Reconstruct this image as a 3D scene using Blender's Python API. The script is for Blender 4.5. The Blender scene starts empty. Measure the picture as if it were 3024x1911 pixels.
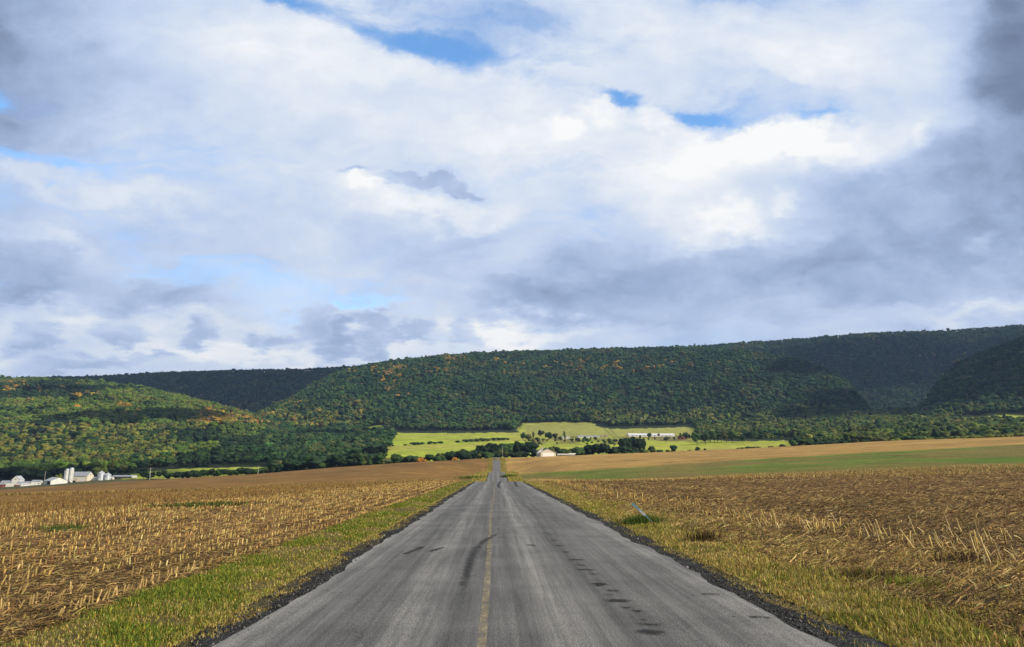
import bpy, bmesh, math, random
import numpy as np
from mathutils import Vector, Matrix
R = math.radians
rng = np.random.default_rng(11); random.seed(11)
SC = bpy.context.scene; COL = SC.collection
PI = math.pi

# ------------------------------------------------------------------ camera
F, CX, CY, CAMH = 2184.0, 1512.0, 955.5, 1.7
PITCH = math.atan(430.5 / F)
YAW = math.atan(47 / F * math.cos(PITCH))
_F = np.array([math.sin(YAW) * math.cos(PITCH), math.cos(YAW) * math.cos(PITCH), math.sin(PITCH)])
_R = np.array([math.cos(YAW), -math.sin(YAW), 0.0])
_U = np.cross(_R, _F)
cd = bpy.data.cameras.new('camera'); cam = bpy.data.objects.new('camera', cd); COL.objects.link(cam)
cd.sensor_width = 36; cd.lens = 36 * F / 3024; cd.clip_start = 0.1; cd.clip_end = 20000
cam.location = (0, 0, CAMH)
M = Matrix(((_R[0], _U[0], -_F[0]), (_R[1], _U[1], -_F[1]), (_R[2], _U[2], -_F[2])))
cam.rotation_euler = M.to_euler()
SC.camera = cam

def ray(px, py):
    px, py = np.asarray(px, float), np.asarray(py, float)
    a = ((px - CX) / F)[..., None]; b = ((CY - py) / F)[..., None]
    return _F + a * _R + b * _U
def at(px, py, Y):
    """the place at depth Y that the photo shows at a pixel of the 3024 px wide photograph"""
    d = ray(px, py); k = np.asarray(Y, float) / d[..., 1]
    p = d * k[..., None]; p[..., 2] += CAMH
    return p
def proj(x, y, z):
    x, y, z = np.asarray(x, float), np.asarray(y, float), np.asarray(z, float) - CAMH
    w = np.maximum(x * _F[0] + y * _F[1] + z * _F[2], 1e-3)
    return CX + F * (x * _R[0] + y * _R[1]) / w, CY - F * (x * _U[0] + y * _U[1] + z * _U[2]) / w

# ------------------------------------------------------------------ noise
def _hash(i, j, s):
    h = (i.astype(np.int64) * 374761393 + j.astype(np.int64) * 668265263 + s * 1442695041) & 0xffffffff
    h = ((h ^ (h >> 13)) * 1274126177) & 0xffffffff
    h = (h ^ (h >> 16)) & 0xffffffff
    return h / 4294967295.0
def vnoise(x, y, s=0):
    i, j = np.floor(x), np.floor(y); fx, fy = x - i, y - j
    fx = fx * fx * (3 - 2 * fx); fy = fy * fy * (3 - 2 * fy)
    a, b = _hash(i, j, s), _hash(i + 1, j, s); c, d = _hash(i, j + 1, s), _hash(i + 1, j + 1, s)
    return (a * (1 - fx) + b * fx) * (1 - fy) + (c * (1 - fx) + d * fx) * fy
def fbm(x, y, s=0, o=4):
    t, a, n = 0, 1.0, 0
    for k in range(o):
        t = t + a * vnoise(x * 2 ** k + 17.3 * k, y * 2 ** k - 9.1 * k, s + k); n += a; a *= .5
    return t / n
def sstep(a, b, x):
    t = np.clip((np.asarray(x, float) - a) / (b - a), 0, 1); return t * t * (3 - 2 * t)

# ------------------------------------------------------------------ the lie of the land
def smooth_curve(pts, sig):
    pts = np.array(pts, float); g = np.arange(-250, 1200.1, 1.0)
    v = np.interp(g, pts[:, 0], pts[:, 1])
    r = int(sig * 3); k = np.exp(-.5 * (np.arange(-r, r + 1) / sig) ** 2); k /= k.sum()
    v = np.convolve(np.pad(v, r, mode='edge'), k, 'valid')
    return lambda y: np.interp(y, g, v)
zr = smooth_curve([(-250, 1), (-60, .25), (0, 0), (60, .02), (104, .12), (122, -.5), (150, -2.0), (185, -2.5), (218, -1.95), (289, .62), (305, .35),
                   (345, -1.2), (400, -2.7), (480, -2.6), (560, -.7), (692, 12.6), (705, 12.6), (760, 10), (1200, 10)], 5)
zs = smooth_curve([(-250, 1), (0, 0), (104, .15), (200, -.3), (291, .9), (450, 3.6), (600, 8.6), (690, 12.4), (760, 12), (1200, 12)], 18)
_t = np.array([(-900, 1520), (0, 1447), (200, 1437), (400, 1418), (770, 1398), (1000, 1378), (1200, 1365), (1440, 1353), (1490, 1351), (1660, 1347),
               (1749, 1342), (1900, 1336), (2200, 1324), (2600, 1302), (2800, 1296), (3024, 1289), (3900, 1262)], float)
_p = at(_t[:, 0], _t[:, 1], np.full(len(_t), 690.0))
_sx, _sz = _p[:, 0], _p[:, 2] - 12.4
_c = np.argsort(np.abs(_sx))
def cross690(x):
    return np.interp(x, _sx, _sz) * sstep(3, 40, np.abs(x))
def h_field(x, y):
    yc = np.clip(y, -250, 1200)
    w = sstep(5, 55, np.abs(x))
    k = np.where(x > 0, np.interp(yc, [0, 110, 200, 350, 690], [.4, .62, .9, 1.2, 1.0]), np.interp(yc, [0, 110, 350, 690], [.35, .55, .85, 1.0]))
    return zr(yc) * (1 - w) + zs(yc) * w + k * cross690(x)
VPX = np.array([-700, 0, 400, 770, 1000, 1200, 1470, 1750, 2200, 2600, 3024, 3800], float)
VU = at(VPX, np.full(12, 1340.0), np.full(12, 1.0))[:, 0]
VY = np.array([690, 760, 850, 1000, 1200, 1500, 1900, 2600, 6000], float)
_rows = {850: [1440, 1436, 1402, 1398, 1385, 1372, 1362, 1347, 1335, 1315, 1303, 1290],
         1000: [1412, 1410, 1386, 1378, 1365, 1343, 1345, 1333, 1323, 1303, 1285, 1270],
         1200: [1372, 1370, 1360, 1350, 1340, 1322, 1321, 1312, 1305, 1285, 1262, 1250],
         1500: [1330, 1330, 1325, 1315, 1305, 1291, 1290, 1284, 1285, 1262, 1241, 1230],
         1900: [1285, 1285, 1285, 1272, 1275, 1277, 1264, 1250, 1256, 1226, 1216, 1200],
         2600: [1262, 1262, 1262, 1255, 1258, 1258, 1250, 1240, 1240, 1220, 1210, 1195]}
_V = np.zeros((len(VY), 12))
for _i, _y in enumerate(VY):
    if _y == 690: _V[_i] = h_field(VU * 690, np.full(12, 690.0))
    elif _y == 760: _V[_i] = h_field(VU * 690, np.full(12, 690.0)) - np.array([0, 0, 1, 3, 3, 3, 3, 3, 3, 3, 3, 3])
    elif _y == 6000: _V[_i] = _V[_i - 1]
    else: _V[_i] = at(VPX, np.array(_rows[int(_y)], float), np.full(12, _y))[:, 2]
# a finer, blurred table of the valley
_gu = np.linspace(VU[0], VU[-1], 320); _gy = np.linspace(640, 3000, 300)
_T = np.array([np.interp(_gu, VU, np.array([np.interp(y, VY, _V[:, c]) for c in range(12)])) for y in _gy])
def _blur(A, s, ax):
    r = int(3 * s); k = np.exp(-.5 * (np.arange(-r, r + 1) / s) ** 2); k /= k.sum()
    pad = [(0, 0), (0, 0)]; pad[ax] = (r, r)
    return np.apply_along_axis(lambda v: np.convolve(v, k, 'valid'), ax, np.pad(A, pad, mode='edge'))
_T = _blur(_blur(_T, 5, 1), 3.0, 0)
def h_valley(x, y):
    u = np.clip(x / np.maximum(y, 300), _gu[0], _gu[-1] - 1e-6); yy = np.clip(y, _gy[0], _gy[-1] - 1e-3)
    a = (u - _gu[0]) / (_gu[1] - _gu[0]); b = (yy - _gy[0]) / (_gy[1] - _gy[0])
    i, j = a.astype(int), b.astype(int); i = np.minimum(i, 318); j = np.minimum(j, 298); a = a - i; b = b - j
    return (_T[j, i] * (1 - a) + _T[j, i + 1] * a) * (1 - b) + (_T[j + 1, i] * (1 - a) + _T[j + 1, i + 1] * a) * b
# wooded hills: (pixel column, ridge row, ridge depth), foot depth
HILLS = {
    'left': ([(-800, 1112, 2500), (0, 1126, 2500), (250, 1134, 2450), (350, 1146, 2400), (450, 1158, 2350), (550, 1184, 2300), (620, 1200, 2250), (700, 1224, 2200), (745, 1238, 2150), (830, 1275, 2100), (900, 1330, 2100)], 1250),
    'middle': ([(640, 1330, 2250), (716, 1262, 2300), (770, 1222, 2400), (880, 1172, 2500), (955, 1122, 2650), (1042, 1092, 2750), (1130, 1077, 2850), (1255, 1062, 3000), (1380, 1051, 3050), (1510, 1046, 3080),
                (1758, 1039, 3000), (1950, 1034, 2850), (2080, 1036, 2700), (2200, 1044, 2550), (2330, 1062, 2420), (2430, 1090, 2330), (2525, 1150, 2230), (2570, 1225, 2200), (2640, 1300, 2200)], 1850),
    'far_left': ([(-800, 1112, 3750), (0, 1124, 3750), (150, 1120, 3750), (300, 1117, 3750), (400, 1110, 3750), (560, 1103, 3750), (700, 1099, 3750), (900, 1096, 3750), (1050, 1086, 3750), (1300, 1100, 3750), (1500, 1180, 3750)], 2750),
    'far_right': ([(1650, 1120, 3700), (1850, 1034, 3700), (2072, 1027, 3650), (2200, 1017, 3600), (2360, 1006, 3550), (2570, 989, 3500), (2800, 981, 3450), (3024, 964, 3400), (3900, 930, 3200)], 2720),
    'near_right': ([(2620, 1340, 2050), (2700, 1262, 2050), (2742, 1190, 2050), (2778, 1130, 2050), (2832, 1082, 2050), (2923, 1042, 2050), (3024, 1004, 2050), (3300, 930, 2050), (3900, 880, 2050)], 1450),
}
_hill = {}
for _k, (_r, _b) in HILLS.items():
    _r = np.array(_r, float); _q = at(_r[:, 0], _r[:, 1], _r[:, 2])
    _uu = _q[:, 0] / _q[:, 1]
    _fine = np.linspace(_uu[0], _uu[-1], 400); _s = 4
    _kk = np.exp(-.5 * (np.arange(-12, 13) / _s) ** 2); _kk /= _kk.sum()
    _sm = lambda v: np.convolve(np.pad(np.interp(_fine, _uu, v), 12, mode='edge'), _kk, 'valid')
    _hill[_k] = (_fine, _sm(_q[:, 1]), _sm(_q[:, 2]), _b)
def h_hill(k, x, y):
    uu, Y, Z, b = _hill[k]; u = x / np.maximum(y, 300)
    yr, zz = np.interp(u, uu, Y), np.interp(u, uu, Z)
    yb = b + 140 * (fbm(u * 9, u * 0 + 3, 5) - .5)
    zb = h_valley(u * b, np.full_like(u, b))
    t = (y - yb) / (yr - yb)
    rel = 34 * (fbm(x / 340, y / 500, 31, 3) - .5) * np.clip(t, 0, 1) * np.clip(1 - t, 0, 1) * 4
    g = np.where(t < 0, 0, np.where(t < 1, .5 * t + .5 * t * t * (3 - 2 * t), 1))
    z = zb + (zz - zb) * g + rel - np.where(t > 1, .4 * (y - yr), 0) - np.where(t < 0, .3 * (yb - y), 0)
    out = np.maximum(0, np.maximum(uu[0] - u, u - uu[-1]))
    return z - out * 3000
def road_bed(x):
    return -.07 * (1 - sstep(3.45, 4.6, np.abs(x - .34)))
def h_ground(x, y):
    x, y = np.asarray(x, float), np.asarray(y, float)
    f = h_field(x, y) + road_bed(x)
    n = .10 * (fbm(x / 3.1, y / 3.1, 3, 3) - .5) * sstep(3.6, 6, np.abs(x - .34)) + .9 * (fbm(x / 70, y / 70, 8, 2) - .5) * sstep(25, 90, np.abs(x)) * sstep(60, 200, y)
    v = h_valley(x, y) + 3 * (fbm(x / 120, y / 120, 9, 2) - .5) * sstep(800, 900, y)
    w = sstep(655, 700, y)
    z = (f + n) * (1 - w) + v * w
    for k in HILLS:
        far = y > 900
        if np.any(far):
            z = np.where(far, np.maximum(z, h_hill(k, x, y)), z)
    return z
def hz(x, y): return float(h_ground(np.array([x]), np.array([y]))[0])
_ys = np.geomspace(5, 5000, 4000)
def hit(px, py):
    """where the sight line through a pixel of the photograph meets the ground"""
    p = at(np.full(4000, float(px)), np.full(4000, float(py)), _ys)
    g = h_ground(p[:, 0], p[:, 1]) - p[:, 2]
    k = np.nonzero(g > 0)[0]
    k = k[0] if len(k) else 3999
    return p[k]
def in_poly(px, py, poly):
    poly = np.array(poly, float); c = np.zeros(np.shape(px), bool); n = len(poly)
    for i in range(n):
        x1, y1 = poly[i]; x2, y2 = poly[(i + 1) % n]
        if y1 == y2: continue
        c ^= ((y1 > py) != (y2 > py)) & (px < (x2 - x1) * (py - y1) / (y2 - y1) + x1)
    return c
MEADOW = [(1130, 1352), (1155, 1310), (1163, 1290), (1150, 1277), (1300, 1280), (1525, 1277), (1540, 1250), (1640, 1247), (1745, 1248), (1768, 1258), (1795, 1266), (1850, 1267), (2050, 1260),
          (2062, 1290), (2060, 1300), (2160, 1303), (2350, 1300), (2352, 1322), (2200, 1352), (1130, 1375)]
CLEARING = [(1058, 1279), (1085, 1262), (1120, 1256), (1140, 1262), (1145, 1279)]
FARPADDOCK = [(2815, 1243), (2860, 1233), (2940, 1228), (3100, 1225), (3100, 1252), (2900, 1250)]
STRIP = [(360, 1404), (440, 1392), (560, 1384), (700, 1380), (800, 1380), (770, 1410), (360, 1415)]
def open_land(px, py, y):
    px = px + 16 * (vnoise(px / 9.0, y / 60.0, 95) - .5) + 8 * (vnoise(px / 3.0, y / 25.0, 96) - .5); py = py + 3.0 * (vnoise(px / 14.0, y / 90.0, 97) - .5)
    m = (y > 850) & (y < 2060) & in_poly(px, py, MEADOW)
    m |= (y > 900) & (y < 1990) & in_poly(px, py, CLEARING)
    m |= (y > 900) & (y < 2000) & in_poly(px, py, FARPADDOCK)
    m |= (y > 705) & (y < 1010) & in_poly(px, py, STRIP)
    return m

# ------------------------------------------------------------------ mesh helpers
def fast_mesh(name, V, Fc, col=None, smooth=False):
    V = np.ascontiguousarray(V, np.float32); Fc = np.ascontiguousarray(Fc, np.int32); n, k = Fc.shape
    me = bpy.data.meshes.new(name)
    me.vertices.add(len(V)); me.vertices.foreach_set('co', V.ravel())
    me.loops.add(n * k); me.loops.foreach_set('vertex_index', Fc.ravel())
    me.polygons.add(n); me.polygons.foreach_set('loop_start', np.arange(n, dtype=np.int32) * k)
    if smooth: me.polygons.foreach_set('use_smooth', np.ones(n, bool))
    me.update(calc_edges=True)
    if col is not None:
        c = np.ones((len(V), 4), np.float32); c[:, :3] = col
        me.attributes.new('Col', 'FLOAT_COLOR', 'POINT').data.foreach_set('color', c.ravel())
    return me
def link(name, me, mat=None, parent=None):
    o = bpy.data.objects.new(name, me); COL.objects.link(o)
    if mat is not None and not me.materials: me.materials.append(mat)
    if parent is not None: o.parent = parent
    return o
def tag(o, label=None, cat=None, group=None, kind=None):
    for k, v in (('label', label), ('category', cat), ('group', group), ('kind', kind)):
        if v: o[k] = v
    return o
def empty(name, loc, rz=0):
    o = bpy.data.objects.new(name, None); COL.objects.link(o); o.location = loc; o.rotation_euler.z = rz
    o.empty_display_size = .5
    return o
class MB:
    """collects boxes, prisms and tubes that become one mesh object"""
    def __init__(s): s.v, s.f = [], []
    def add(s, v, f):
        n = len(s.v); s.v += [tuple(p) for p in v]; s.f += [tuple(n + i for i in q) for q in f]
    def box(s, x0, x1, y0, y1, z0, z1):
        s.add([(x0, y0, z0), (x1, y0, z0), (x1, y1, z0), (x0, y1, z0), (x0, y0, z1), (x1, y0, z1), (x1, y1, z1), (x0, y1, z1)],
              [(3, 2, 1, 0), (4, 5, 6, 7), (0, 1, 5, 4), (1, 2, 6, 5), (2, 3, 7, 6), (3, 0, 4, 7)])
    def prism(s, prof, x0, x1):
        n = len(prof)
        s.add([(x0, y, z) for y, z in prof] + [(x1, y, z) for y, z in prof],
              [tuple(range(n))[::-1], tuple(range(n, 2 * n))] + [(i, (i + 1) % n, n + (i + 1) % n, n + i) for i in range(n)])
    def tube(s, rings, n=16, cx=0, cy=0):
        v, f = [], []
        for r, z in rings: v += [(cx + r * math.cos(2 * PI * i / n), cy + r * math.sin(2 * PI * i / n), z) for i in range(n)]
        for k in range(len(rings) - 1): f += [(k * n + i, k * n + (i + 1) % n, (k + 1) * n + (i + 1) % n, (k + 1) * n + i) for i in range(n)]
        f += [tuple(range(n))[::-1], tuple((len(rings) - 1) * n + i for i in range(n))]
        s.add(v, f)
    def bar(s, a, b, r0, r1=None, n=8):
        a, b = Vector(a), Vector(b); r1 = r0 if r1 is None else r1; d = (b - a).normalized()
        x = d.orthogonal().normalized(); y = d.cross(x)
        v = [a + (x * math.cos(2 * PI * i / n) + y * math.sin(2 * PI * i / n)) * r0 for i in range(n)] + [b + (x * math.cos(2 * PI * i / n) + y * math.sin(2 * PI * i / n)) * r1 for i in range(n)]
        s.add(v, [(i, (i + 1) % n, n + (i + 1) % n, n + i) for i in range(n)] + [tuple(range(n))[::-1], tuple(range(n, 2 * n))])
    def build(s, name, mat, parent=None):
        me = bpy.data.meshes.new(name); me.from_pydata(s.v, [], s.f); me.update(); me.materials.append(mat)
        return link(name, me, None, parent)

# ------------------------------------------------------------------ materials
class NT:
    def __init__(s, tree): s.t = tree; s.n = tree.nodes; s.l = tree.links
    def node(s, typ, **kw):
        n = s.n.new(typ)
        for k, v in kw.items():
            if k == 'ins':
                for a, b in v.items():
                    if isinstance(b, bpy.types.NodeSocket): s.l.new(b, n.inputs[a])
                    else: n.inputs[a].default_value = b
            else: setattr(n, k, v)
        return n
    def math(s, op, a, b=0.0, c=0.0, clamp=False):
        n = s.node('ShaderNodeMath', operation=op, use_clamp=clamp)
        for i, v in enumerate((a, b, c)):
            if isinstance(v, bpy.types.NodeSocket): s.l.new(v, n.inputs[i])
            else: n.inputs[i].default_value = v
        return n.outputs[0]
    def noise(s, vec, scale, detail=4, rough=.55, dist=0, out='Fac'):
        n = s.node('ShaderNodeTexNoise', ins={'Vector': vec, 'Scale': scale, 'Detail': detail, 'Roughness': rough, 'Distortion': dist}); return n.outputs[out]
    def mapr(s, v, a, b, c, d, smooth=True):
        n = s.node('ShaderNodeMapRange', interpolation_type='SMOOTHSTEP' if smooth else 'LINEAR', ins={'Value': v, 'From Min': a, 'From Max': b, 'To Min': c, 'To Max': d}); return n.outputs[0]
    def ramp(s, v, stops, interp='LINEAR'):
        n = s.node('ShaderNodeValToRGB', ins={'Fac': v}); r = n.color_ramp; r.interpolation = interp
        while len(r.elements) < len(stops): r.elements.new(.5)
        for e, (p, c) in zip(r.elements, stops): e.position = p; e.color = (*c, 1) if len(c) == 3 else c
        return n.outputs[0]
    def mix(s, f, a, b, mode='MIX'):
        n = s.node('ShaderNodeMix', data_type='RGBA', blend_type=mode, clamp_factor=True)
        for i, v in ((0, f), (6, a), (7, b)):
            if isinstance(v, bpy.types.NodeSocket): s.l.new(v, n.inputs[i])
            else: n.inputs[i].default_value = v if i == 0 else ((*v, 1) if len(v) == 3 else v)
        return n.outputs[2]
    def scalevec(s, vec, sc, loc=(0, 0, 0)):
        return s.node('ShaderNodeMapping', ins={'Vector': vec, 'Scale': sc, 'Location': loc}).outputs[0]
def material(name, rough=.85, spec=.25):
    m = bpy.data.materials.new(name); m.use_nodes = True; t = NT(m.node_tree); t.n.clear()
    out = t.node('ShaderNodeOutputMaterial'); b = t.node('ShaderNodeBsdfPrincipled'); t.l.new(b.outputs[0], out.inputs[0])
    b.inputs['Roughness'].default_value = rough; b.inputs['Specular IOR Level'].default_value = spec
    return m, t, b, out
def plain(name, c, rough=.7, var=.25, scale=3, metal=0, spec=.3):
    m, t, b, _ = material(name, rough, spec)
    p = t.node('ShaderNodeTexCoord').outputs['Object']
    n = t.noise(p, scale, 5, .6); n2 = t.noise(t.scalevec(p, (1, 1, .15)), scale * 4, 3, .6)
    k = t.math('ADD', t.mapr(n, .3, .7, 1 - var, 1 + var * .3), t.mapr(n2, .35, .7, -var * .25, var * .25))
    col = t.node('ShaderNodeVectorMath', operation='SCALE', ins={0: c, 'Scale': k}).outputs[0]
    t.l.new(col, b.inputs['Base Color']); b.inputs['Metallic'].default_value = metal
    return m
# ------------------------------------------------------------------ sun and sky
SUN_EL, SUN_AZ = R(33), R(58)              # azimuth measured from straight behind the camera towards the right
LDIR = np.array([math.sin(SUN_AZ) * math.cos(SUN_EL), -math.cos(SUN_AZ) * math.cos(SUN_EL), math.sin(SUN_EL)])
sl = bpy.data.lights.new('sun', 'SUN'); sl.energy = 5.0; sl.angle = R(.5); sl.color = (1, .89, .71)
so = bpy.data.objects.new('sun', sl); COL.objects.link(so)
so.rotation_euler = Vector(-LDIR).to_track_quat('-Z', 'Y').to_euler(); so.location = (60, -60, 60)
SC.view_settings.view_transform = 'Standard'; SC.view_settings.look = 'None'; SC.view_settings.exposure = .15; SC.view_settings.gamma = 1

world = bpy.data.worlds.new('World'); SC.world = world; world.use_nodes = True
w = NT(world.node_tree); w.n.clear()
D = w.node('ShaderNodeTexCoord').outputs['Generated']
sx = w.node('ShaderNodeSeparateXYZ', ins={0: D}).outputs
Yc = w.math('MAXIMUM', sx[1], .08)
uu, vv = w.math('DIVIDE', sx[0], Yc), w.math('DIVIDE', sx[2], Yc)
UV = w.node('ShaderNodeCombineXYZ', ins={0: uu, 1: vv}).outputs[0]
zz = w.math('ADD', w.math('MAXIMUM', sx[2], 0), .22)
P = w.node('ShaderNodeCombineXYZ', ins={0: w.math('DIVIDE', sx[0], zz), 1: w.math('DIVIDE', sx[1], zz), 2: 3.7}).outputs[0]
# edges of the banks are torn by warping the domain
wv = w.noise(P, 3.2, 6, .6, 0, 'Color')
wv2 = w.noise(UV, 15, 5, .6, 0, 'Color')
def centred(c, k): return w.node('ShaderNodeVectorMath', operation='SCALE', ins={0: w.node('ShaderNodeVectorMath', operation='SUBTRACT', ins={0: c, 1: (.5, .5, .5)}).outputs[0], 'Scale': k}).outputs[0]
def vadd(a, b): return w.node('ShaderNodeVectorMath', operation='ADD', ins={0: a, 1: b}).outputs[0]
UVW = vadd(vadd(UV, centred(wv, .15)), centred(wv2, .035))
sky = w.node('ShaderNodeTexSky', sky_type='NISHITA', sun_disc=False, sun_elevation=SUN_EL, sun_rotation=math.atan2(LDIR[0], LDIR[1]))
sky.altitude = 0; sky.air_density = 1.0; sky.dust_density = .4; sky.ozone_density = 2.0
K = 3024 / 2408
# banks and breaks of this sky, and corner darkening for lens vignette: x, y, half width, half height, turn, more/less cloud, brighter/darker
CL = [
    (800, 56, 300, 32, 17, -.50, 0), (1020, 108, 150, 40, 8, -.52, 0), (1000, 40, 260, 66, 8, -.33, 0), (1180, 150, 130, 40, 14, -.22, 0), (620, 5, 90, 18, 20, -.32, 0), (1180, 185, 200, 26, 14, -.22, 0), (1455, 244, 56, 20, 20, -.62, 0), (1640, 268, 180, 30, 8, -.24, 0), (1670, 272, 110, 14, 8, -.46, 0),
    (1930, 280, 70, 13, 0, -.36, 0), (15, 215, 40, 30, 20, -.45, -.05), (90, 388, 170, 24, 5, -.40, -.02), (690, 742, 230, 18, -3, -.22, .05), (860, 722, 120, 12, 0, -.16, .05), (1790, 200, 130, 20, 10, -.22, 0), (1660, 30, 60, 35, 50, -.26, 0), (560, 660, 330, 40, 4, -.10, .02),
    (1300, 250, 560, 190, 2, .0, .09), (1240, 330, 190, 75, -10, .3, .16), (1700, 370, 330, 60, -6, .3, .24), (1850, 335, 130, 36, 0, .3, .30), (2050, 330, 150, 40, -15, .2, .18), (700, 120, 420, 130, 20, .3, .12),
    (880, 432, 90, 22, 12, .3, .30), (1010, 495, 180, 22, 8, .3, .22), (640, 190, 330, 90, 20, .3, .10), (330, 470, 160, 24, 14, .3, .18), (70, 425, 120, 20, 10, .3, .16), (1700, 90, 420, 80, 5, .2, .14), (2110, 60, 130, 50, 10, .2, .10), (1250, 130, 200, 40, 10, .0, .08),
    (2430, 120, 190, 190, 4, .5, -.28), (2420, 420, 200, 200, 10, .4, -.20), (2150, 520, 330, 130, -20, .3, -.13), (2000, 650, 520, 95, 0, .4, -.15), (1560, 640, 160, 70, -20, .3, -.08), (1250, 700, 190, 46, 4, .5, -.17), (1500, 640, 90, 40, -24, .2, -.05),
    (1650, 530, 110, 45, -15, .3, .14), (2250, 735, 200, 18, -6, .3, .22), (1230, 778, 190, 22, 2, .3, .26), (1150, 650, 90, 30, 0, .3, .10),
    (560, 838, 560, 22, 0, .4, .24), (160, 745, 170, 30, 0, .4, .16), (700, 770, 420, 40, 0, .3, .10), (360, 705, 150, 26, -6, .5, -.14),
    (110, 545, 130, 42, 22, .4, .04), (60, 610, 130, 46, 10, .4, -.16), (30, 690, 110, 22, -8, .4, -.16), (-40, 20, 330, 260, 0, .3, -.26), (20, 330, 190, 90, 0, .1, -.14), (700, 580, 520, 80, 0, .15, -.07), (2000, 160, 300, 60, 0, .1, .06),  # the broad top-left dark entry paints lens vignette into the sky
]
# heaps with firm outlines: dark ones low over the hills, sunlit ones in the middle, the slate one at the edge
DARK_HEAPS = [(70, 795, 70, 60, 10), (190, 858, 190, 34, 3), (285, 790, 56, 42, 0), (448, 797, 46, 30, -38), (660, 790, 60, 42, 0), (735, 752, 70, 44, 0), (790, 800, 70, 40, 0), (880, 778, 80, 36, 4), (985, 784, 42, 34, 0), (1088, 778, 36, 38, 0), (585, 794, 34, 22, 0), (920, 812, 130, 20, 0),
              (1000, 438, 120, 16, 8), (1090, 460, 60, 12, 6), (850, 398, 60, 10, 0), (365, 855, 30, 18, 0)]
WHITE_HEAPS = [(1400, 282, 66, 42, -6), (1548, 276, 80, 50, 0), (1310, 310, 60, 34, -10), (1820, 345, 110, 40, 0), (870, 430, 44, 16, 6), (1835, 478, 44, 26, -40), (1720, 530, 120, 44, -14), (1640, 560, 60, 34, 0), (2285, 556, 46, 36, 10), (2170, 330, 40, 30, -50), (140, 560, 90, 36, 24)]
SLATE = [(2400, 110, 135, 130, 0), (2420, 220, 150, 110, 20), (2380, 20, 90, 70, 0), (2520, 160, 150, 220, 0)]
_gc = [0]
def gauss(x, y, rx, ry, rot, after=None):
    global UVG
    _gc[0] += 1
    if _gc[0] % 8 == 0 and after is not None:      # works through the list in blocks: the renderer holds only so many values at once
        UVG = w.node('ShaderNodeVectorMath', operation='MULTIPLY_ADD', ins={0: after, 1: (1e-7, 1e-7, 0), 2: UVG}).outputs[0]
    d = ray(x * K, y * K); u0, v0 = d[0] / d[1], d[2] / d[1]
    m = w.node('ShaderNodeMapping', vector_type='TEXTURE', ins={'Vector': UVG, 'Location': (u0, v0, 0), 'Rotation': (0, 0, R(-rot)), 'Scale': (rx * K / F, ry * K / F * 1.08, 1)}).outputs[0]
    q = w.node('ShaderNodeVectorMath', operation='DOT_PRODUCT', ins={0: m, 1: m}).outputs['Value']
    return w.math('EXPONENT', w.math('MULTIPLY', q, -.8))
accC = accB = None; UVG = UVW
for x, y, rx, ry, rot, dc, db in CL:
    g = gauss(x, y, rx, ry, rot, accC)
    if dc: accC = w.math('MULTIPLY_ADD', g, dc, accC if accC is not None else 0.0)
    if db: accB = w.math('MULTIPLY_ADD', g, db, accB if accB is not None else 0.0)
def heap(lst, lo, hi):
    a = None
    for q in lst: g = gauss(*q, after=a or accC); a = g if a is None else w.math('MAXIMUM', a, g)
    a = w.math('MULTIPLY_ADD', w.math('SUBTRACT', n3, .5), .75, a); a = w.math('MULTIPLY_ADD', w.math('SUBTRACT', n4, .5), .55, a)
    return w.math('MULTIPLY', w.mapr(a, lo, hi, 0, 1), w.mapr(a, lo, hi + .7, .75, 1.15))
front = w.mapr(sx[1], .0, .5, 0, 1)
n1 = w.noise(P, 1.35, 5, .5, .35)
n2 = w.noise(vadd(P, (3.1, 7.7, 1.0)), 2.4, 5, .52, .5)
n3 = w.noise(w.scalevec(UVW, (.62, 1.05, 1)), 8.0, 4, .5, .4)
n4 = w.noise(w.scalevec(UV, (.75, 1.1, 1)), 24, 5, .60, .3)
wisp = w.noise(w.node('ShaderNodeMapping', ins={'Vector': UVW, 'Rotation': (0, 0, R(14)), 'Scale': (3.2, 11, 1)}).outputs[0], 1, 5, .6, .6)
hd, hw, hs = heap(DARK_HEAPS, .28, .76), heap(WHITE_HEAPS, .16, 1.05), heap(SLATE, .26, .80)
cov = w.math('ADD', w.math('MULTIPLY_ADD', w.math('SUBTRACT', n1, .5), .6, .67), accC)
cov = w.math('MULTIPLY_ADD', w.math('SUBTRACT', n3, .5), .34, cov)
cov = w.math('MULTIPLY_ADD', w.math('SUBTRACT', wisp, .5), 1.25, cov)
cov = w.math('MULTIPLY_ADD', w.math('SUBTRACT', n4, .5), .22, cov)
cov = w.math('MULTIPLY_ADD', w.math('MAXIMUM', w.math('MAXIMUM', hd, hw), hs), .5, cov)
alpha = w.mapr(cov, .02, .80, 0, 1)
br = w.math('ADD', w.math('MULTIPLY_ADD', w.math('SUBTRACT', n2, .5), .40, .630), accB)
br = w.math('MULTIPLY_ADD', w.math('SUBTRACT', n3, .5), .42, br)
br = w.math('MULTIPLY_ADD', w.math('SUBTRACT', wisp, .5), .30, br)
br = w.math('MULTIPLY_ADD', w.math('SUBTRACT', n4, .5), .16, br)
br = w.math('MULTIPLY_ADD', hd, -.22, br); br = w.math('MULTIPLY_ADD', hw, .17, br); br = w.math('MULTIPLY_ADD', hs, -.20, br)
cc = w.ramp(br, [(0, (.09, .125, .20)), (.2, (.19, .25, .38)), (.40, (.36, .46, .68)), (.58, (.55, .66, .87)), (.76, (.74, .81, .92)), (.95, (1, 1, .99)), (1, (1.0, 1.0, 1.0))])
back = w.math('MULTIPLY', alpha, w.mapr(front, 0, 1, .45, 1))       # sky out of view behind the viewer, thinned to hold down the fill light
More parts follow.
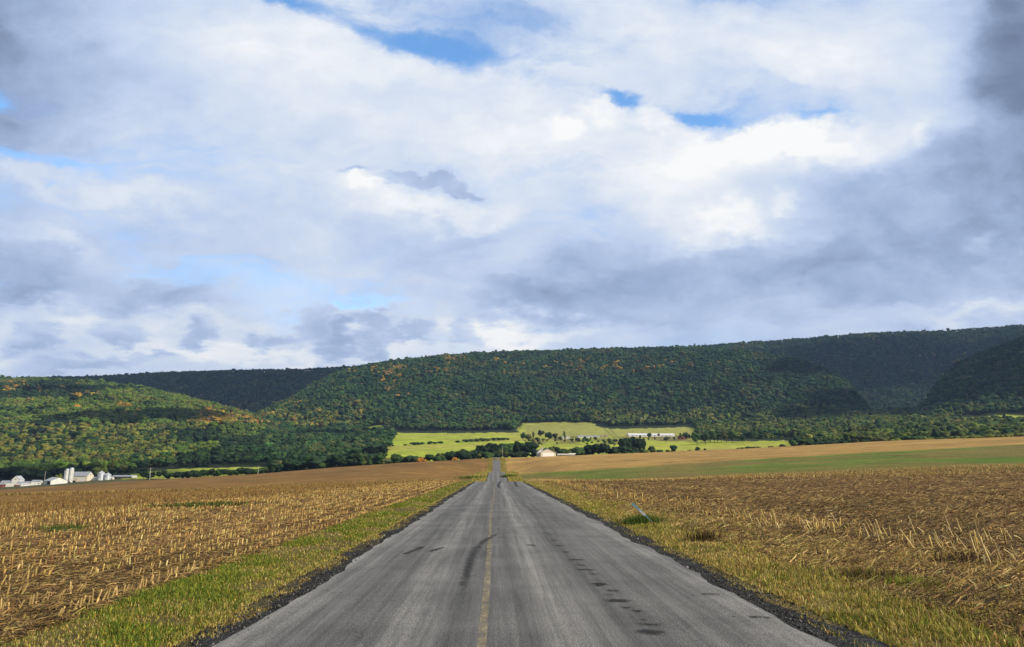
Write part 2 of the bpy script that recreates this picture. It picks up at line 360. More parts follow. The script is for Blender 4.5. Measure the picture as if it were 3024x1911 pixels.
skyb = w.node('ShaderNodeBackground', ins={'Color': w.node('ShaderNodeVectorMath', operation='MULTIPLY', ins={0: sky.outputs[0], 1: w.mix(front, (.75, .8, .85), (1.55, 2.15, 2.5))}).outputs[0], 'Strength': .10})
clb = w.node('ShaderNodeBackground', ins={'Color': w.mix(front, (.60, .59, .57), cc), 'Strength': .90})
mx = w.node('ShaderNodeMixShader', ins={0: back, 1: skyb.outputs[0], 2: clb.outputs[0]})
w.l.new(mx.outputs[0], w.node('ShaderNodeOutputWorld').inputs[0])
world.cycles.sampling_method = 'MANUAL'; world.cycles.sample_map_resolution = 256

# ------------------------------------------------------------------ ground sheet
thd = np.radians(np.concatenate([np.linspace(-180, -48, 67)[:-1], np.linspace(-48, 48, 820), np.linspace(48, 180, 67)[1:]]))
rd = np.concatenate([[.3, 1, 2, 3], np.geomspace(4, 6500, 900)])
TH, RR = np.meshgrid(thd, rd)
gx, gy = RR * np.sin(TH), RR * np.cos(TH)
gz = h_ground(gx.ravel(), gy.ravel())
X, Y, Z = gx.ravel(), gy.ravel(), gz
PX, PY = proj(X, Y, Z); PX = np.where(Y > 1, PX, -9999)
def lerp(a, b, t): return a + (np.asarray(b) - a) * np.asarray(t)[:, None]
ones = np.ones(len(X))
big, mid, fine = fbm(X / 60, Y / 60, 1), fbm(X / 14, Y / 22, 2), fbm(X / 2.2, Y / 2.2, 3)
soil = np.array([.100, .057, .019]); straw = np.array([.33, .205, .085]); tan = np.array([.41, .255, .076]); brown = np.array([.25, .140, .038])
green = np.array([.090, .150, .018]); ygreen = np.array([.20, .19, .045]); forestfl = np.array([.022, .032, .012]); dry = np.array([.30, .215, .075])
C = np.tile(brown, (len(X), 1))
rows_ = .72 + .56 * fbm(X / 90 + .3 * mid, Y / 6.5 + X / 160, 33, 4)
L_ = X < .34
# the field on the left: straw near, plain brown far, faint rows and wet streaks
XB = np.interp(Y, [8, 28, 60, 104, 120], [-24, -19, -14, -9, -8])
nearL = sstep(-5, 3, X - XB + 6 * (mid - .5)) * (1 - sstep(100, 130, Y))
C = np.where(L_[:, None], lerp(np.tile(brown, (len(X), 1)) * rows_[:, None] * (.85 + .5 * (mid - .5) + .35 * (big - .5))[:, None], lerp(soil[None] * ones[:, None], straw, sstep(.35, .6, fine)), nearL * .8), C)
# the field on the right: dark litter near, a green strip, then pale tan
tb = np.interp(PX, [1500, 1560, 1800, 2200, 2600, 3024, 3900], [1404, 1399, 1384, 1360, 1336, 1313, 1270])
bb = np.interp(PX, [1500, 1800, 2200, 2600, 3024, 3900], [1414, 1418, 1407, 1398, 1388, 1372])
wob = 5 * (fbm(X / 40, Y / 90, 21) - .5)
gs = sstep(-5, 3, PY - tb + wob) * (1 - sstep(-3, 3, PY - bb + wob)) * (Y > 100)
wq = fbm(X / 35, Y / 35, 29, 3)
gcol = lerp(np.tile(green, (len(X), 1)) * (.8 + .5 * wq)[:, None], np.array([.20, .14, .043]), sstep(.40, .64, fbm(X / 60 + 4 + 2.5 * wq, Y / 42 + 2 * wq, 22)) * .78)
gcol = lerp(gcol, np.array([.105, .155, .018]), (1 - sstep(1750, 2000, PX)) * sstep(.35, .5, wq + .1) * .8)
rf = lerp(np.tile(tan, (len(X), 1)) * rows_[:, None] * (.9 + .4 * (mid - .5) + .3 * (big - .5))[:, None], np.array([.20, .118, .042]), 1 - sstep(95, 160, Y))
rf = lerp(rf, gcol, gs)
C = np.where(L_[:, None], C, rf)
# verges
ax = np.abs(X - .34)
vl = L_ * (1 - sstep(4.55, 5.3, -X + 1.2 * (fbm(X / 3, Y / 3, 24) - .5))); vr = (~L_) * (1 - sstep(6.2, 8.6, X + 2.2 * (fbm(X / 4, Y / 4, 25) - .5)))
C = lerp(C, np.array([.125, .100, .036]), vl * (Y < 705)); C = lerp(C, np.array([.215, .165, .05]), vr * (Y < 705))
weed = (1 - sstep(6, 16, ax)) * np.exp(-((Y - 215) / 45) ** 2); C = lerp(C, np.array([.13, .13, .035]), weed)
# beyond the fields
far = sstep(700, 722, Y)
C = lerp(C, forestfl, far)
C = lerp(C, np.array([.085, .085, .03]), far * (PX < 430) * (1 - sstep(850, 900, Y)))
op = open_land(PX, PY, Y).astype(float)
ml = lerp(np.tile(np.array([.36, .42, .042]), (len(X), 1)) * (.9 + .55 * (big - .5) + .3 * (mid - .5))[:, None], np.array([.36, .33, .07]), sstep(.5, .62, fbm(X / 160, Y / 60, 26)) * .7) * (.72 + .56 * fbm(X / 130 + .8 * mid, Y / 22, 34, 4))[:, None]
# the farmyard between the trees is rougher and browner, the upper field paler
rough = in_poly(PX, PY, [(1560, 1282), (1700, 1280), (1830, 1290), (2050, 1286), (2060, 1302), (1900, 1304), (1840, 1312), (1580, 1312)]).astype(float)
ml = lerp(ml, np.array([.16, .13, .05]), rough * sstep(.3, .6, fbm(X / 30, Y / 60, 27)) * .9)
pale = in_poly(PX, PY, [(1538, 1245), (1780, 1245), (1795, 1268), (2062, 1258), (2062, 1282), (1740, 1290), (1560, 1285)]).astype(float)
ml = lerp(ml, np.array([.29, .295, .07]) * (1 + .25 * (fbm(X / 50, Y / 25, 28)[:, None] - .5)), pale * .85)
trk = np.minimum(np.abs(PX - np.interp(PY, [1262, 1305], [1782, 1826])), np.abs(PX - np.interp(PY, [1266, 1305], [1800, 1836])))
ml = lerp(ml, np.array([.11, .085, .04]), (1 - sstep(.8, 2.2, trk)) * ((PY > 1262) & (PY < 1306)) * .9)
C = lerp(C, ml, op)
C = np.clip(C, .004, 1)
nr, nc = TH.shape
I = np.arange(nr * nc).reshape(nr, nc)
quads = np.stack([I[:-1, :-1], I[:-1, 1:], I[1:, 1:], I[1:, :-1]], -1).reshape(-1, 4)[:, ::-1]
gm, t, b, out = material('field_soil', .95, .1)
pos = t.node('ShaderNodeNewGeometry').outputs['Position']
vc = t.node('ShaderNodeAttribute', attribute_name='Col').outputs['Color']
f1 = t.noise(t.scalevec(pos, (9, 9, 9)), 1, 6, .65); f2 = t.noise(t.scalevec(pos, (.9, .5, .9)), 1, 6, .62); f3 = t.noise(t.scalevec(pos, (.08, .05, .08)), 1, 4, .6)
k = t.math('MULTIPLY', t.mapr(f1, .28, .72, .55, 1.35), t.math('MULTIPLY', t.mapr(f2, .3, .7, .72, 1.22), t.mapr(f3, .3, .7, .82, 1.14)))
t.l.new(t.node('ShaderNodeVectorMath', operation='SCALE', ins={0: vc, 'Scale': k}).outputs[0], b.inputs['Base Color'])
bp = t.node('ShaderNodeBump', ins={'Height': t.math('ADD', f1, t.math('MULTIPLY', f2, 2.0)), 'Strength': .8, 'Distance': .06}); t.l.new(bp.outputs[0], b.inputs['Normal'])
ground = tag(link('ground', fast_mesh('ground', np.stack([X, Y, Z], 1), quads, C, True), gm), kind='structure')

# ------------------------------------------------------------------ road
XL, XR = -2.67, 3.35
def edge_wob(y, s): return .09 * (vnoise(y / 1.3, y * 0 + s, 50) - .5) * 2 + .05 * (vnoise(y / .4, y * 0 + s, 51) - .5) * 2 + .10 * (vnoise(y / 9, y * 0 + s, 52) - .5)
ry = np.concatenate([np.arange(-40, 130, .25), np.arange(130, 725, 1.5)])
cols = np.linspace(0, 1, 15)
xl, xr = XL + edge_wob(ry, 1), XR + edge_wob(ry, 2)
rx = xl[:, None] + (xr - xl)[:, None] * cols
crown = lambda x: .045 * (1 - ((x - .34) / 3.0) ** 2) - .012 * np.exp(-((x - .75) / .35) ** 2) - .012 * np.exp(-((x - 2.5) / .35) ** 2) - .012 * np.exp(-((x + 1.1) / .35) ** 2)
def z_road(x, y): return zr(y) + crown(x)
rz = z_road(rx, ry[:, None] + 0 * rx)
V = np.stack([rx, ry[:, None] + 0 * rx, rz], -1).reshape(-1, 3)
n, m = rx.shape; I = np.arange(n * m).reshape(n, m)
quads = np.stack([I[:-1, :-1], I[:-1, 1:], I[1:, 1:], I[1:, :-1]], -1).reshape(-1, 4)
rm, t, b, out = material('worn_asphalt', .8, .3)
pos = t.node('ShaderNodeNewGeometry').outputs['Position']; s = t.node('ShaderNodeSeparateXYZ', ins={0: pos}).outputs
wander = t.noise(t.node('ShaderNodeCombineXYZ', ins={0: 4.0, 1: s[1]}).outputs[0], .05, 2, .5)
xw = t.math('ADD', s[0], t.math('MULTIPLY', t.math('SUBTRACT', wander, .5), .5))
tr = t.ramp(t.mapr(xw, -2.7, 3.4, 0, 1, False), [(0, (.24, .232, .218)), (.07, (.19, .184, .174)), (.14, (.14, .136, .13)), (.21, (.135, .131, .125)), (.275, (.225, .218, .205)), (.315, (.175, .17, .161)), (.37, (.128, .125, .119)), (.44, (.142, .138, .131)),
                                              (.49, (.136, .132, .126)), (.555, (.235, .228, .214)), (.61, (.17, .165, .156)), (.68, (.122, .119, .113)), (.76, (.142, .138, .131)), (.86, (.155, .15, .142)), (.95, (.225, .218, .205)), (1, (.20, .195, .184))], 'EASE')
stre = t.noise(t.scalevec(pos, (5.5, .09, 1)), 1, 7, .68); stre2 = t.noise(t.scalevec(pos, (16, .5, 1)), 1, 5, .7)
patch = t.noise(pos, .55, 5, .6); grit = t.noise(pos, 48, 3, .7); grit2 = t.noise(pos, 140, 2, .6)
vor = t.node('ShaderNodeTexVoronoi', ins={'Vector': pos, 'Scale': 55}).outputs['Distance']
k = t.math('MULTIPLY', t.mapr(stre, .25, .75, .62, 1.36), t.mapr(stre2, .25, .75, .86, 1.14))
k = t.math('MULTIPLY', k, t.mapr(patch, .3, .7, .80, 1.16))
k = t.math('MULTIPLY', k, t.mapr(grit, .25, .75, .48, 1.52)); k = t.math('MULTIPLY', k, t.mapr(grit2, .25, .75, .8, 1.2))
k = t.math('MULTIPLY', k, t.mapr(vor, 0, .25, 1.5, .90))
wp = t.node('ShaderNodeVectorMath', operation='ADD', ins={0: pos, 1: t.node('ShaderNodeVectorMath', operation='SCALE', ins={0: t.noise(pos, 1.7, 4, .7, 0, 'Color'), 'Scale': .9}).outputs[0]}).outputs[0]
ck = t.node('ShaderNodeTexVoronoi', feature='DISTANCE_TO_EDGE', ins={'Vector': t.scalevec(wp, (.55, .16, .5)), 'Scale': 1.0}).outputs['Distance']
crk = t.math('MULTIPLY', t.mapr(ck, .0, .006, 1, 0), t.mapr(t.noise(pos, .5, 3, .6), .48, .62, 0, .55))
k = t.math('MULTIPLY', k, t.math('SUBTRACT', .88, crk))
white = t.mapr(t.noise(pos, 23, 2, .5), .66, .74, 0, .35)
tr = t.mix(white, tr, (.34, .33, .31))
col = t.node('ShaderNodeVectorMath', operation='SCALE', ins={0: tr, 'Scale': k}).outputs[0]
t.l.new(col, b.inputs['Base Color'])
bp = t.node('ShaderNodeBump', ins={'Height': t.math('ADD', grit, t.math('MULTIPLY', vor, -1.5)), 'Strength': .55, 'Distance': .008}); t.l.new(bp.outputs[0], b.inputs['Normal'])
road = tag(link('road', fast_mesh('road', V, quads, None, True), rm), kind='structure')

def see_thru(name, c, lo, hi, scale, stretch=(1, 1, 1), maxa=1.0, c2=None):
    m, t, b, out = material(name, .85, .2)
    pos = t.node('ShaderNodeNewGeometry').outputs['Position']
    n = t.noise(t.scalevec(pos, stretch), scale, 7, .7)
    n2 = t.noise(pos, scale * 7, 3, .7)
    at_ = t.node('ShaderNodeAttribute', attribute_name='Col').outputs['Fac']
    a = t.math('MULTIPLY', t.mapr(t.math('ADD', t.math('ADD', n, t.math('MULTIPLY', t.math('SUBTRACT', n2, .5), .5)), t.math('MULTIPLY', t.math('SUBTRACT', at_, .5), .5)), lo, hi, 0, maxa), t.mapr(at_, 0, .3, 0, 1))
    cn = t.mix(n2, c, c2 or tuple(v * .7 for v in c)); t.l.new(cn, b.inputs['Base Color'])
    tp = t.node('ShaderNodeBsdfTransparent'); mx = t.node('ShaderNodeMixShader', ins={0: a, 1: tp.outputs[0], 2: b.outputs[0]})
    t.l.new(mx.outputs[0], out.inputs[0]); return m
def ribbon(name, mat, path, widths, lift, fade_side=.25, fade_end=.8, seg=.12, strong=1.0):
    """a thin sheet lying on the road along a path of (x, y)"""
    path = np.array(path, float); d = np.concatenate([[0], np.cumsum(np.hypot(*np.diff(path, axis=0).T))])
    nn = max(3, int(d[-1] / seg)); q = np.linspace(0, d[-1], nn)
    px_, py_ = np.interp(q, d, path[:, 0]), np.interp(q, d, path[:, 1]); wd = np.interp(q, d, widths if np.ndim(widths) else [widths] * len(path))
    tx, ty = np.gradient(px_), np.gradient(py_); ln = np.hypot(tx, ty); nx, ny = -ty / ln, tx / ln
    cr = np.array([-.5, -.5 + fade_side, 0, .5 - fade_side, .5]); al = np.array([0, 1, 1, 1, 0])
    vx = px_[:, None] + nx[:, None] * wd[:, None] * cr; vy = py_[:, None] + ny[:, None] * wd[:, None] * cr
    vz = z_road(vx, vy) + lift
    fe = fade_end if isinstance(fade_end, list) else [fade_end, fade_end]
    e = np.clip(np.minimum(q / fe[0], (d[-1] - q) / fe[1]), 0, 1)
    a = (al[None] * e[:, None] * strong)
    I = np.arange(nn * 5).reshape(nn, 5); f = np.stack([I[:-1, :-1], I[:-1, 1:], I[1:, 1:], I[1:, :-1]], -1).reshape(-1, 4)[:, ::-1]
    return link(name, fast_mesh(name, np.stack([vx, vy, vz], -1).reshape(-1, 3), f, np.repeat(a.reshape(-1, 1), 3, 1)), mat, road)
def on_road(px, py):
    d = ray(px, py); k = -CAMH / d[2]; return (d[0] * k, d[1] * k) if d[2] < 0 else None
def c2(x, y): return on_road(1000 + x / 2.408, 1380 + y / 2.408)
ym = see_thru('road_paint', (.38, .325, .20), .37, .76, 3.4, (2.2, .8, 1), .84, (.26, .22, .14))
ribbon('centre_line', ym, [(-.16 + .03 * math.sin(y / 7), y) for y in np.arange(-20, 101, 1.0)], .108, .004, .1, .5, .25, .60)
ribbon('centre_line', see_thru('old_road_paint', (.33, .28, .2), .42, .66, 1.6, (1, .3, 1), .75), [(-.02, y) for y in np.arange(204, 700, 3.0)], .13, .006, .08, 3, 1.5)
tm = see_thru('tyre_rubber', (.026, .026, .027), .30, .72, 6, (1.3, 1.1, 1), .86)
tmh = see_thru('tyre_rubber_solid', (.036, .035, .036), .30, .66, 6, (1, 1, 1), .80); tmc = see_thru('tyre_streaks', (.040, .039, .041), .34, .92, 4.5, (2.4, .9, 1), .72)
big = [c2(x, y) for x, y in ((1150, 482), (1110, 500), (1060, 525), (1020, 552), (985, 590), (955, 640), (930, 700), (908, 780), (890, 860), (880, 950), (870, 1040))]
ribbon('tyre_mark', tmc, big, [.12, .2, .26, .30, .32, .32, .32, .32, .32, .32, .32], .008, .45, [.6, 3.4], .08, 1.0)
for (xa, ya, xb, yb, wd, sm) in ((1405, 405, 1440, 405, .12, .75), (1412, 422, 1455, 424, .1, .7), (1430, 441, 1462, 441, .1, .7), (1452, 480, 1500, 480, .1, .75), (1475, 496, 1515, 496, .09, .75), (1512, 518, 1545, 518, .08, .6), (1512, 533, 1560, 536, .1, .85), (1540, 573, 1612, 573, .09, .9),
                             (1582, 621, 1662, 621, .1, .95), (1632, 676, 1750, 676, .13, .95), (1675, 712, 1775, 716, .1, .8), (1680, 748, 1832, 748, .11, 1), (1755, 778, 1870, 780, .08, .62), (1790, 815, 1885, 815, .09, .7), (1768, 852, 1945, 852, .12, 1), (1880, 898, 2025, 900, .09, .8),
                             (1872, 975, 2100, 972, .15, 1), (2060, 1050, 2215, 1052, .1, .85), (2165, 1148, 2330, 1150, .11, .75), (2090, 1200, 2345, 1206, .13, .92), (1330, 567, 1402, 567, .17, 1.3)):
    p, q = c2(xa - 12, ya), c2(xb + 12, yb); mid_ = ((p[0] + q[0]) / 2, (p[1] + q[1]) / 2 + random.uniform(-.03, .03))
    ribbon('tyre_mark', tm if sm < 1.2 else tmh, [p, mid_, q], wd * 2.6, .006, .48, .16, .05, min(1, sm + .08))
for pts, wd, st in (([(640, 615), (690, 597), (755, 578)], .16, 1), ([(455, 635), (520, 608), (610, 570)], .2, .62)):
    ribbon('tyre_mark', tmh, [c2(*p) for p in pts], wd, .006, .3, .3, .06, st)
def c4(x, y): return on_road(1300 + x / 6.88, 1320 + y / 6.88)
for pts in ([(1238, 706), (1215, 740), (1190, 785), (1178, 815), (1195, 838), (1240, 852)], [(1508, 706), (1525, 750), (1545, 795), (1570, 822), (1630, 838)]):
    ribbon('crack_seal', tmh, [c4(*p) for p in pts], .30, .006, .25, .5, .3, 1)
for (x, y, L) in ((235, 890, 1.0), (575, 1050, .9), (130, 900, .5), (400, 1050, .4)):
    p = on_road(2000 + x / 2.352, 1380 + y / 2.352); ribbon('tyre_mark', tm, [(p[0] - .18 * L, p[1]), (p[0], p[1] + .02), (p[0] + .18 * L, p[1])], .16, .006, .35, .1, .04, .7)

for i in range(26):                              # fainter bars of the same wheel hop between the strong ones
    y_ = 400 + 830 * random.random() ** 1.3; x_ = np.interp(y_, [400, 500, 620, 750, 850, 980, 1100, 1230], [1425, 1505, 1620, 1760, 1855, 1990, 2130, 2230]) + random.uniform(-30, 30); hw_ = np.interp(y_, [400, 1230], [18, 110]) * random.uniform(.5, 1)
    p, q = c2(x_ - hw_, y_), c2(x_ + hw_, y_ + random.uniform(-4, 4)); ribbon('tyre_mark', tm, [p, ((p[0] + q[0]) / 2, (p[1] + q[1]) / 2), q], random.uniform(.15, .34), .0065, .48, .16, .05, random.uniform(.55, .85))
# gravel shoulders
def shoulder(side):
    y = np.concatenate([np.arange(-30, 130, .2), np.arange(130, 720, 1.5)])
    n = 9; f = np.linspace(0, 1, n)
    if side < 0: a = XL - .02 + edge_wob(y, 1); bb_ = np.full_like(y, -3.10) - .52 * (fbm(y / 2.0, y * 0, 60) - .5) * 2 - .1 * (vnoise(y / .35, y * 0, 62) - .5)
    else: a = XR + .02 + edge_wob(y, 2); bb_ = np.full_like(y, 3.88) + .50 * (fbm(y / 2.0, y * 0, 61) - .5) * 2 + .1 * (vnoise(y / .35, y * 0, 63) - .5)
    x = a[:, None] + (bb_ - a)[:, None] * f; yy = y[:, None] + 0 * x
    z = zr(yy) - .012 - .05 * f + .035 * (fbm(x / .16, yy / .16, 65, 3) - .5) * np.sin(f * PI) ** .5
    I = np.arange(x.size).reshape(x.shape); q = np.stack([I[:-1, :-1], I[:-1, 1:], I[1:, 1:], I[1:, :-1]], -1).reshape(-1, 4)
    if side < 0: q = q[:, ::-1]
    return np.stack([x, yy, z], -1).reshape(-1, 3), q
shm, t, b, out = material('dark_gravel', .95, .15)
pos = t.node('ShaderNodeNewGeometry').outputs['Position']
v = t.node('ShaderNodeTexVoronoi', ins={'Vector': pos, 'Scale': 26}); nn_ = t.noise(pos, 3, 5, .6)
cc_ = t.ramp(t.noise(v.outputs['Color'], 3, 1), [(.3, (.014, .014, .015)), (.6, (.036, .036, .037)), (.82, (.12, .118, .112))])
t.l.new(t.node('ShaderNodeVectorMath', operation='SCALE', ins={0: cc_, 'Scale': t.mapr(nn_, .3, .7, .6, 1.5)}).outputs[0], b.inputs['Base Color'])
bp = t.node('ShaderNodeBump', ins={'Height': v.outputs['Distance'], 'Strength': 1, 'Distance': .03}); t.l.new(bp.outputs[0], b.inputs['Normal'])
for s_ in (-1, 1):
    v_, q_ = shoulder(s_); me = fast_mesh('road_shoulder', v_, q_, None, True)
    tag(link('road_shoulder', me, shm), kind='structure')
# ------------------------------------------------------------------ ground cover near the road
def vcol_mat(name, rough=.8, spec=.15, trans=0.0, grain=30):
    m, t, b, out = material(name, rough, spec)
    vc = t.node('ShaderNodeAttribute', attribute_name='Col').outputs['Color']
    g = t.noise(t.node('ShaderNodeNewGeometry').outputs['Position'], grain, 3, .6)
    col = t.node('ShaderNodeVectorMath', operation='SCALE', ins={0: vc, 'Scale': t.mapr(g, .3, .7, .75, 1.2)}).outputs[0]
    t.l.new(col, b.inputs['Base Color'])
    if trans:
        tl = t.node('ShaderNodeBsdfTranslucent', ins={'Color': col}); mx = t.node('ShaderNodeMixShader', ins={0: trans, 1: b.outputs[0], 2: tl.outputs[0]})
        t.l.new(mx.outputs[0], out.inputs[0])
    return m
GRASS, STRAW = vcol_mat('grass_blade', .7, .2, .25), vcol_mat('dry_straw', .75, .2, .12)
def surf(x, y):
    x, y = np.asarray(x), np.asarray(y); return h_ground(x, y)
def blades(x, y, h, wd, lean, col, z=None, curl=.5, ldir=None):
    n = len(x); z = surf(x, y) if z is None else z
    a = rng.uniform(0, 2 * PI, n); la = a + PI / 2 + rng.normal(0, .5, n) if ldir is None else ldir
    dx, dy = np.cos(a) * wd / 2, np.sin(a) * wd / 2; lx, ly = np.cos(la) * lean * h, np.sin(la) * lean * h
    V = np.zeros((n, 5, 3)); zt = h * np.sqrt(np.maximum(.08, 1 - np.minimum(lean, .95) ** 2))
    V[:, 0] = np.stack([x - dx, y - dy, z - .01], 1); V[:, 1] = np.stack([x + dx, y + dy, z - .01], 1)
    mx_, my_, mz = x + lx * .38, y + ly * .38, z + zt * .6
    V[:, 2] = np.stack([mx_ - dx * .75, my_ - dy * .75, mz], 1); V[:, 3] = np.stack([mx_ + dx * .75, my_ + dy * .75, mz], 1)
    V[:, 4] = np.stack([x + lx, y + ly, z + zt * (1 - curl * .25 * rng.random(n))], 1)
    k = np.arange(n)[:, None, None] * 5
    Fc = k + np.array([[0, 1, 3], [0, 3, 2], [2, 3, 4]])[None]
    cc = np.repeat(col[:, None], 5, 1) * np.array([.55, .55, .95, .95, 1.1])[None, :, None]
    return V.reshape(-1, 3), Fc.reshape(-1, 3), cc.reshape(-1, 3)
def join(parts):
    n = 0; V, Fc, Cc = [], [], []
    for v, f, c in parts: V.append(v); Fc.append(f + n); Cc.append(c); n += len(v)
    return np.concatenate(V), np.concatenate(Fc), np.concatenate(Cc)
def jit(col, n, s=.18):
    return np.clip(np.asarray(col) * (1 + rng.normal(0, s, (n, 1))) * (1 + rng.normal(0, s * .35, (n, 3))), .004, .9)
def scatter(n, y0, y1, xf, power=1.0):
    """n places between depths y0 and y1, thinning with distance; xf(t, y) gives x"""
    q = rng.random(n); y = y0 * (y1 / y0) ** q if power == 1 else y0 + (y1 - y0) * q ** power
    return xf(rng.random(n), y), y
G1, G2, YG, DRY, PALE, RUST = [.080, .140, .014], [.145, .205, .022], [.35, .325, .040], [.53, .39, .10], [.62, .48, .18], [.19, .09, .028]
def pick(cols, wts, n):
    i = rng.choice(len(cols), n, p=np.array(wts) / sum(wts)); return np.array(cols)[i]

# left verge: green in the middle, dry along the gravel
parts = []
for n, y0, y1, hs in ((80000, 6.3, 16, .65), (56000, 16, 45, .85), (24000, 45, 130, 1.2)):
    x, y = scatter(n, y0, y1, lambda t, y: -2.86 - 2.1 * t ** .85)
    wide = fbm(x / .9, y / 1.2, 70, 3); clump = fbm(x / .35, y / .4, 71, 2)
    f = (-2.86 - x) / 2.1
    keep = rng.random(n) < np.where(f < .18, .75 * sstep(.46, .62, fbm(x / .5, y / .7, 78, 2)), np.where(f < .28, .65, np.where(f > .74, sstep(.50, .62, wide) * .7 + .28, .16 + .84 * sstep(.40, .58, wide))))
    x, y, f, wide, clump = x[keep], y[keep], f[keep], wide[keep], clump[keep]; n = len(x)
    g = (f > .2 + .25 * (wide - .5)) & (rng.random(n) < .22 + .6 * sstep(.42, .64, wide))
    col = np.where(g[:, None], pick([G1, G2, YG], [4, 4, 2.5], n), pick([DRY, PALE, YG, RUST], [4, 3, 3, 1], n))
    far_f = sstep(20, 60, y); h = (.022 + .062 * rng.random(n) * (.4 + clump)) * np.where(g, 1.2, .85) * (.6 + .8 * wide)
    parts.append(blades(x, y, h * 1.0, (.006 + .005 * rng.random(n)) * hs * (1 + y / 22), np.clip(rng.normal(.6, .25, n), .05, .95), jit(col, n, .24)))
v, f, c = join(parts)
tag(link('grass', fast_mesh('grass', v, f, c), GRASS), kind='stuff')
# right verge: mostly dry, yellow-green near the gravel, tangled straw towards the field
parts = []
for n, y0, y1, hs in ((110000, 6.3, 15, .75), (80000, 15, 40, .9), (36000, 40, 130, 1.3)):
    x, y = scatter(n, y0, y1, lambda t, y: 3.56 + 6.0 * t)
    wide = fbm(x / 1.1, y / 1.4, 73, 3); clump = fbm(x / .4, y / .5, 74, 2); f = (x - 3.95) / 5.6
    lim = np.interp(y, [6, 14, 30, 60, 130], [1.0, .9, .62, .5, .45])
    keep = rng.random(n) < np.clip(1.1 - sstep(lim - .22, lim + .08, f + .3 * (wide - .5)), .05, 1) * (.45 + .55 * sstep(.3, .5, clump)) * np.where(x < 3.95, .8 * sstep(.46, .62, fbm(x / .5, y / .7, 79, 2)), 1)
    x, y, f, wide, clump = x[keep], y[keep], f[keep], wide[keep], clump[keep]; n = len(x)
    gp = np.clip(.52 - f * .9 + 1.6 * (wide - .5), .03, .8); r_ = rng.random(n)
    col = np.where((r_ < gp)[:, None], pick([YG, G2, [.14, .17, .03], G1], [5, 1.3, 3, .5], n), pick([DRY, PALE, [.27, .18, .055], RUST], [4, 3.2, 2.4, 1.0], n))
    h = (.028 + .088 * rng.random(n) * (.4 + clump) + .035 * f) * (.65 + .7 * wide)
    parts.append(blades(x, y, h, (.006 + .006 * rng.random(n)) * hs * (1 + y / 22), np.clip(rng.normal(.66, .26, n), .05, .96), jit(col, n, .26)))
v, f, c = join(parts)
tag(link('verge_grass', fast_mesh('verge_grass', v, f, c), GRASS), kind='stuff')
# thin grass fringes of the far road sections
parts = []
for y0, y1, n in ((190, 300, 9000), (520, 695, 9000)):
    y = rng.uniform(y0, y1, n); sgn = rng.choice([-1, 1], n); x = .34 + sgn * (3.3 + 4.5 * rng.random(n) ** 1.4)
    col = np.where((rng.random(n) < .45)[:, None], pick([YG, G2, G1], [3, 2, 1], n), pick([DRY, PALE, [.27, .18, .055]], [3, 2, 2], n))
    parts.append(blades(x, y, rng.uniform(.25, .75, n), .10 + .0004 * y * rng.random(n), rng.uniform(.1, .7, n), jit(col, n)))
v, f, c = join(parts)
tag(link('roadside_grass', fast_mesh('roadside_grass', v, f, c), GRASS), kind='stuff')

# litter: flat broken husks and stalks on both fields
def litter(x, y, ln, wd, col, tilt):
    n = len(x); z = surf(x, y) + .006 + .02 * rng.random(n); a = rng.uniform(0, PI, n)
    a = np.where(rng.random(n) < .5, a, rng.normal(.15, .45, n))
    dx, dy = np.cos(a) * ln / 2, np.sin(a) * ln / 2; px_, py_ = -np.sin(a) * wd / 2, np.cos(a) * wd / 2
    up = tilt * ln; bend = rng.uniform(-.2, .25, n) * ln; rl = rng.uniform(-1, 1, n) * wd * .5
    V = np.zeros((n, 6, 3))
    for i, s in enumerate((-1, 0, 1)):
        cxx, cyy = x + dx * s + (px_ / wd * bend if s == 0 else 0), y + dy * s + (py_ / wd * bend if s == 0 else 0); cz = z + (s + 1) / 2 * up + (.012 if s == 0 else 0) + rng.random(n) * .01
        k = 1.0 if s == 0 else .5
        V[:, 2 * i] = np.stack([cxx - px_ * k, cyy - py_ * k, cz - rl * .5], 1); V[:, 2 * i + 1] = np.stack([cxx + px_ * k, cyy + py_ * k, cz + rl * .5 + .004], 1)
    k = np.arange(n)[:, None, None] * 6
    Fc = k + np.array([[0, 2, 3, 1], [2, 4, 5, 3]])[None]
    return V.reshape(-1, 3), Fc.reshape(-1, 4), np.repeat(col, 6, 0)
LC = [[.43, .30, .105], [.33, .215, .07], [.54, .42, .17], [.21, .125, .042], [.11, .066, .024], [.046, .028, .012]]
parts = []
for n, y0, y1 in ((42000, 6.5, 18), (34000, 18, 48), (16000, 48, 125)):
    x, y = scatter(n, y0, y1, lambda t, y: -4.85 - (t ** 1.15) * np.minimum((y * .78 + 2 - 4.85).clip(2), 18 - .05 * y))
    ln = rng.uniform(.03, .20, n) ** 1.0 * (1 + y / 120); wd = rng.uniform(.004, .013, n) * (1 + y / 22)
    parts.append(litter(x, y, ln, wd, jit(pick(LC, [2.2, 3.8, .5, 4.8, 4.6, 3.4], n) * np.where(fbm(x / 2, y / 3, 81) > .5, 1, .78)[:, None], n), np.where(rng.random(n) < .2, rng.uniform(.1, .5, n), rng.uniform(0, .08, n))))
v, f, c = join(parts)
tag(link('husk_litter', fast_mesh('husk_litter', v, f, c), STRAW), kind='stuff')
parts = []
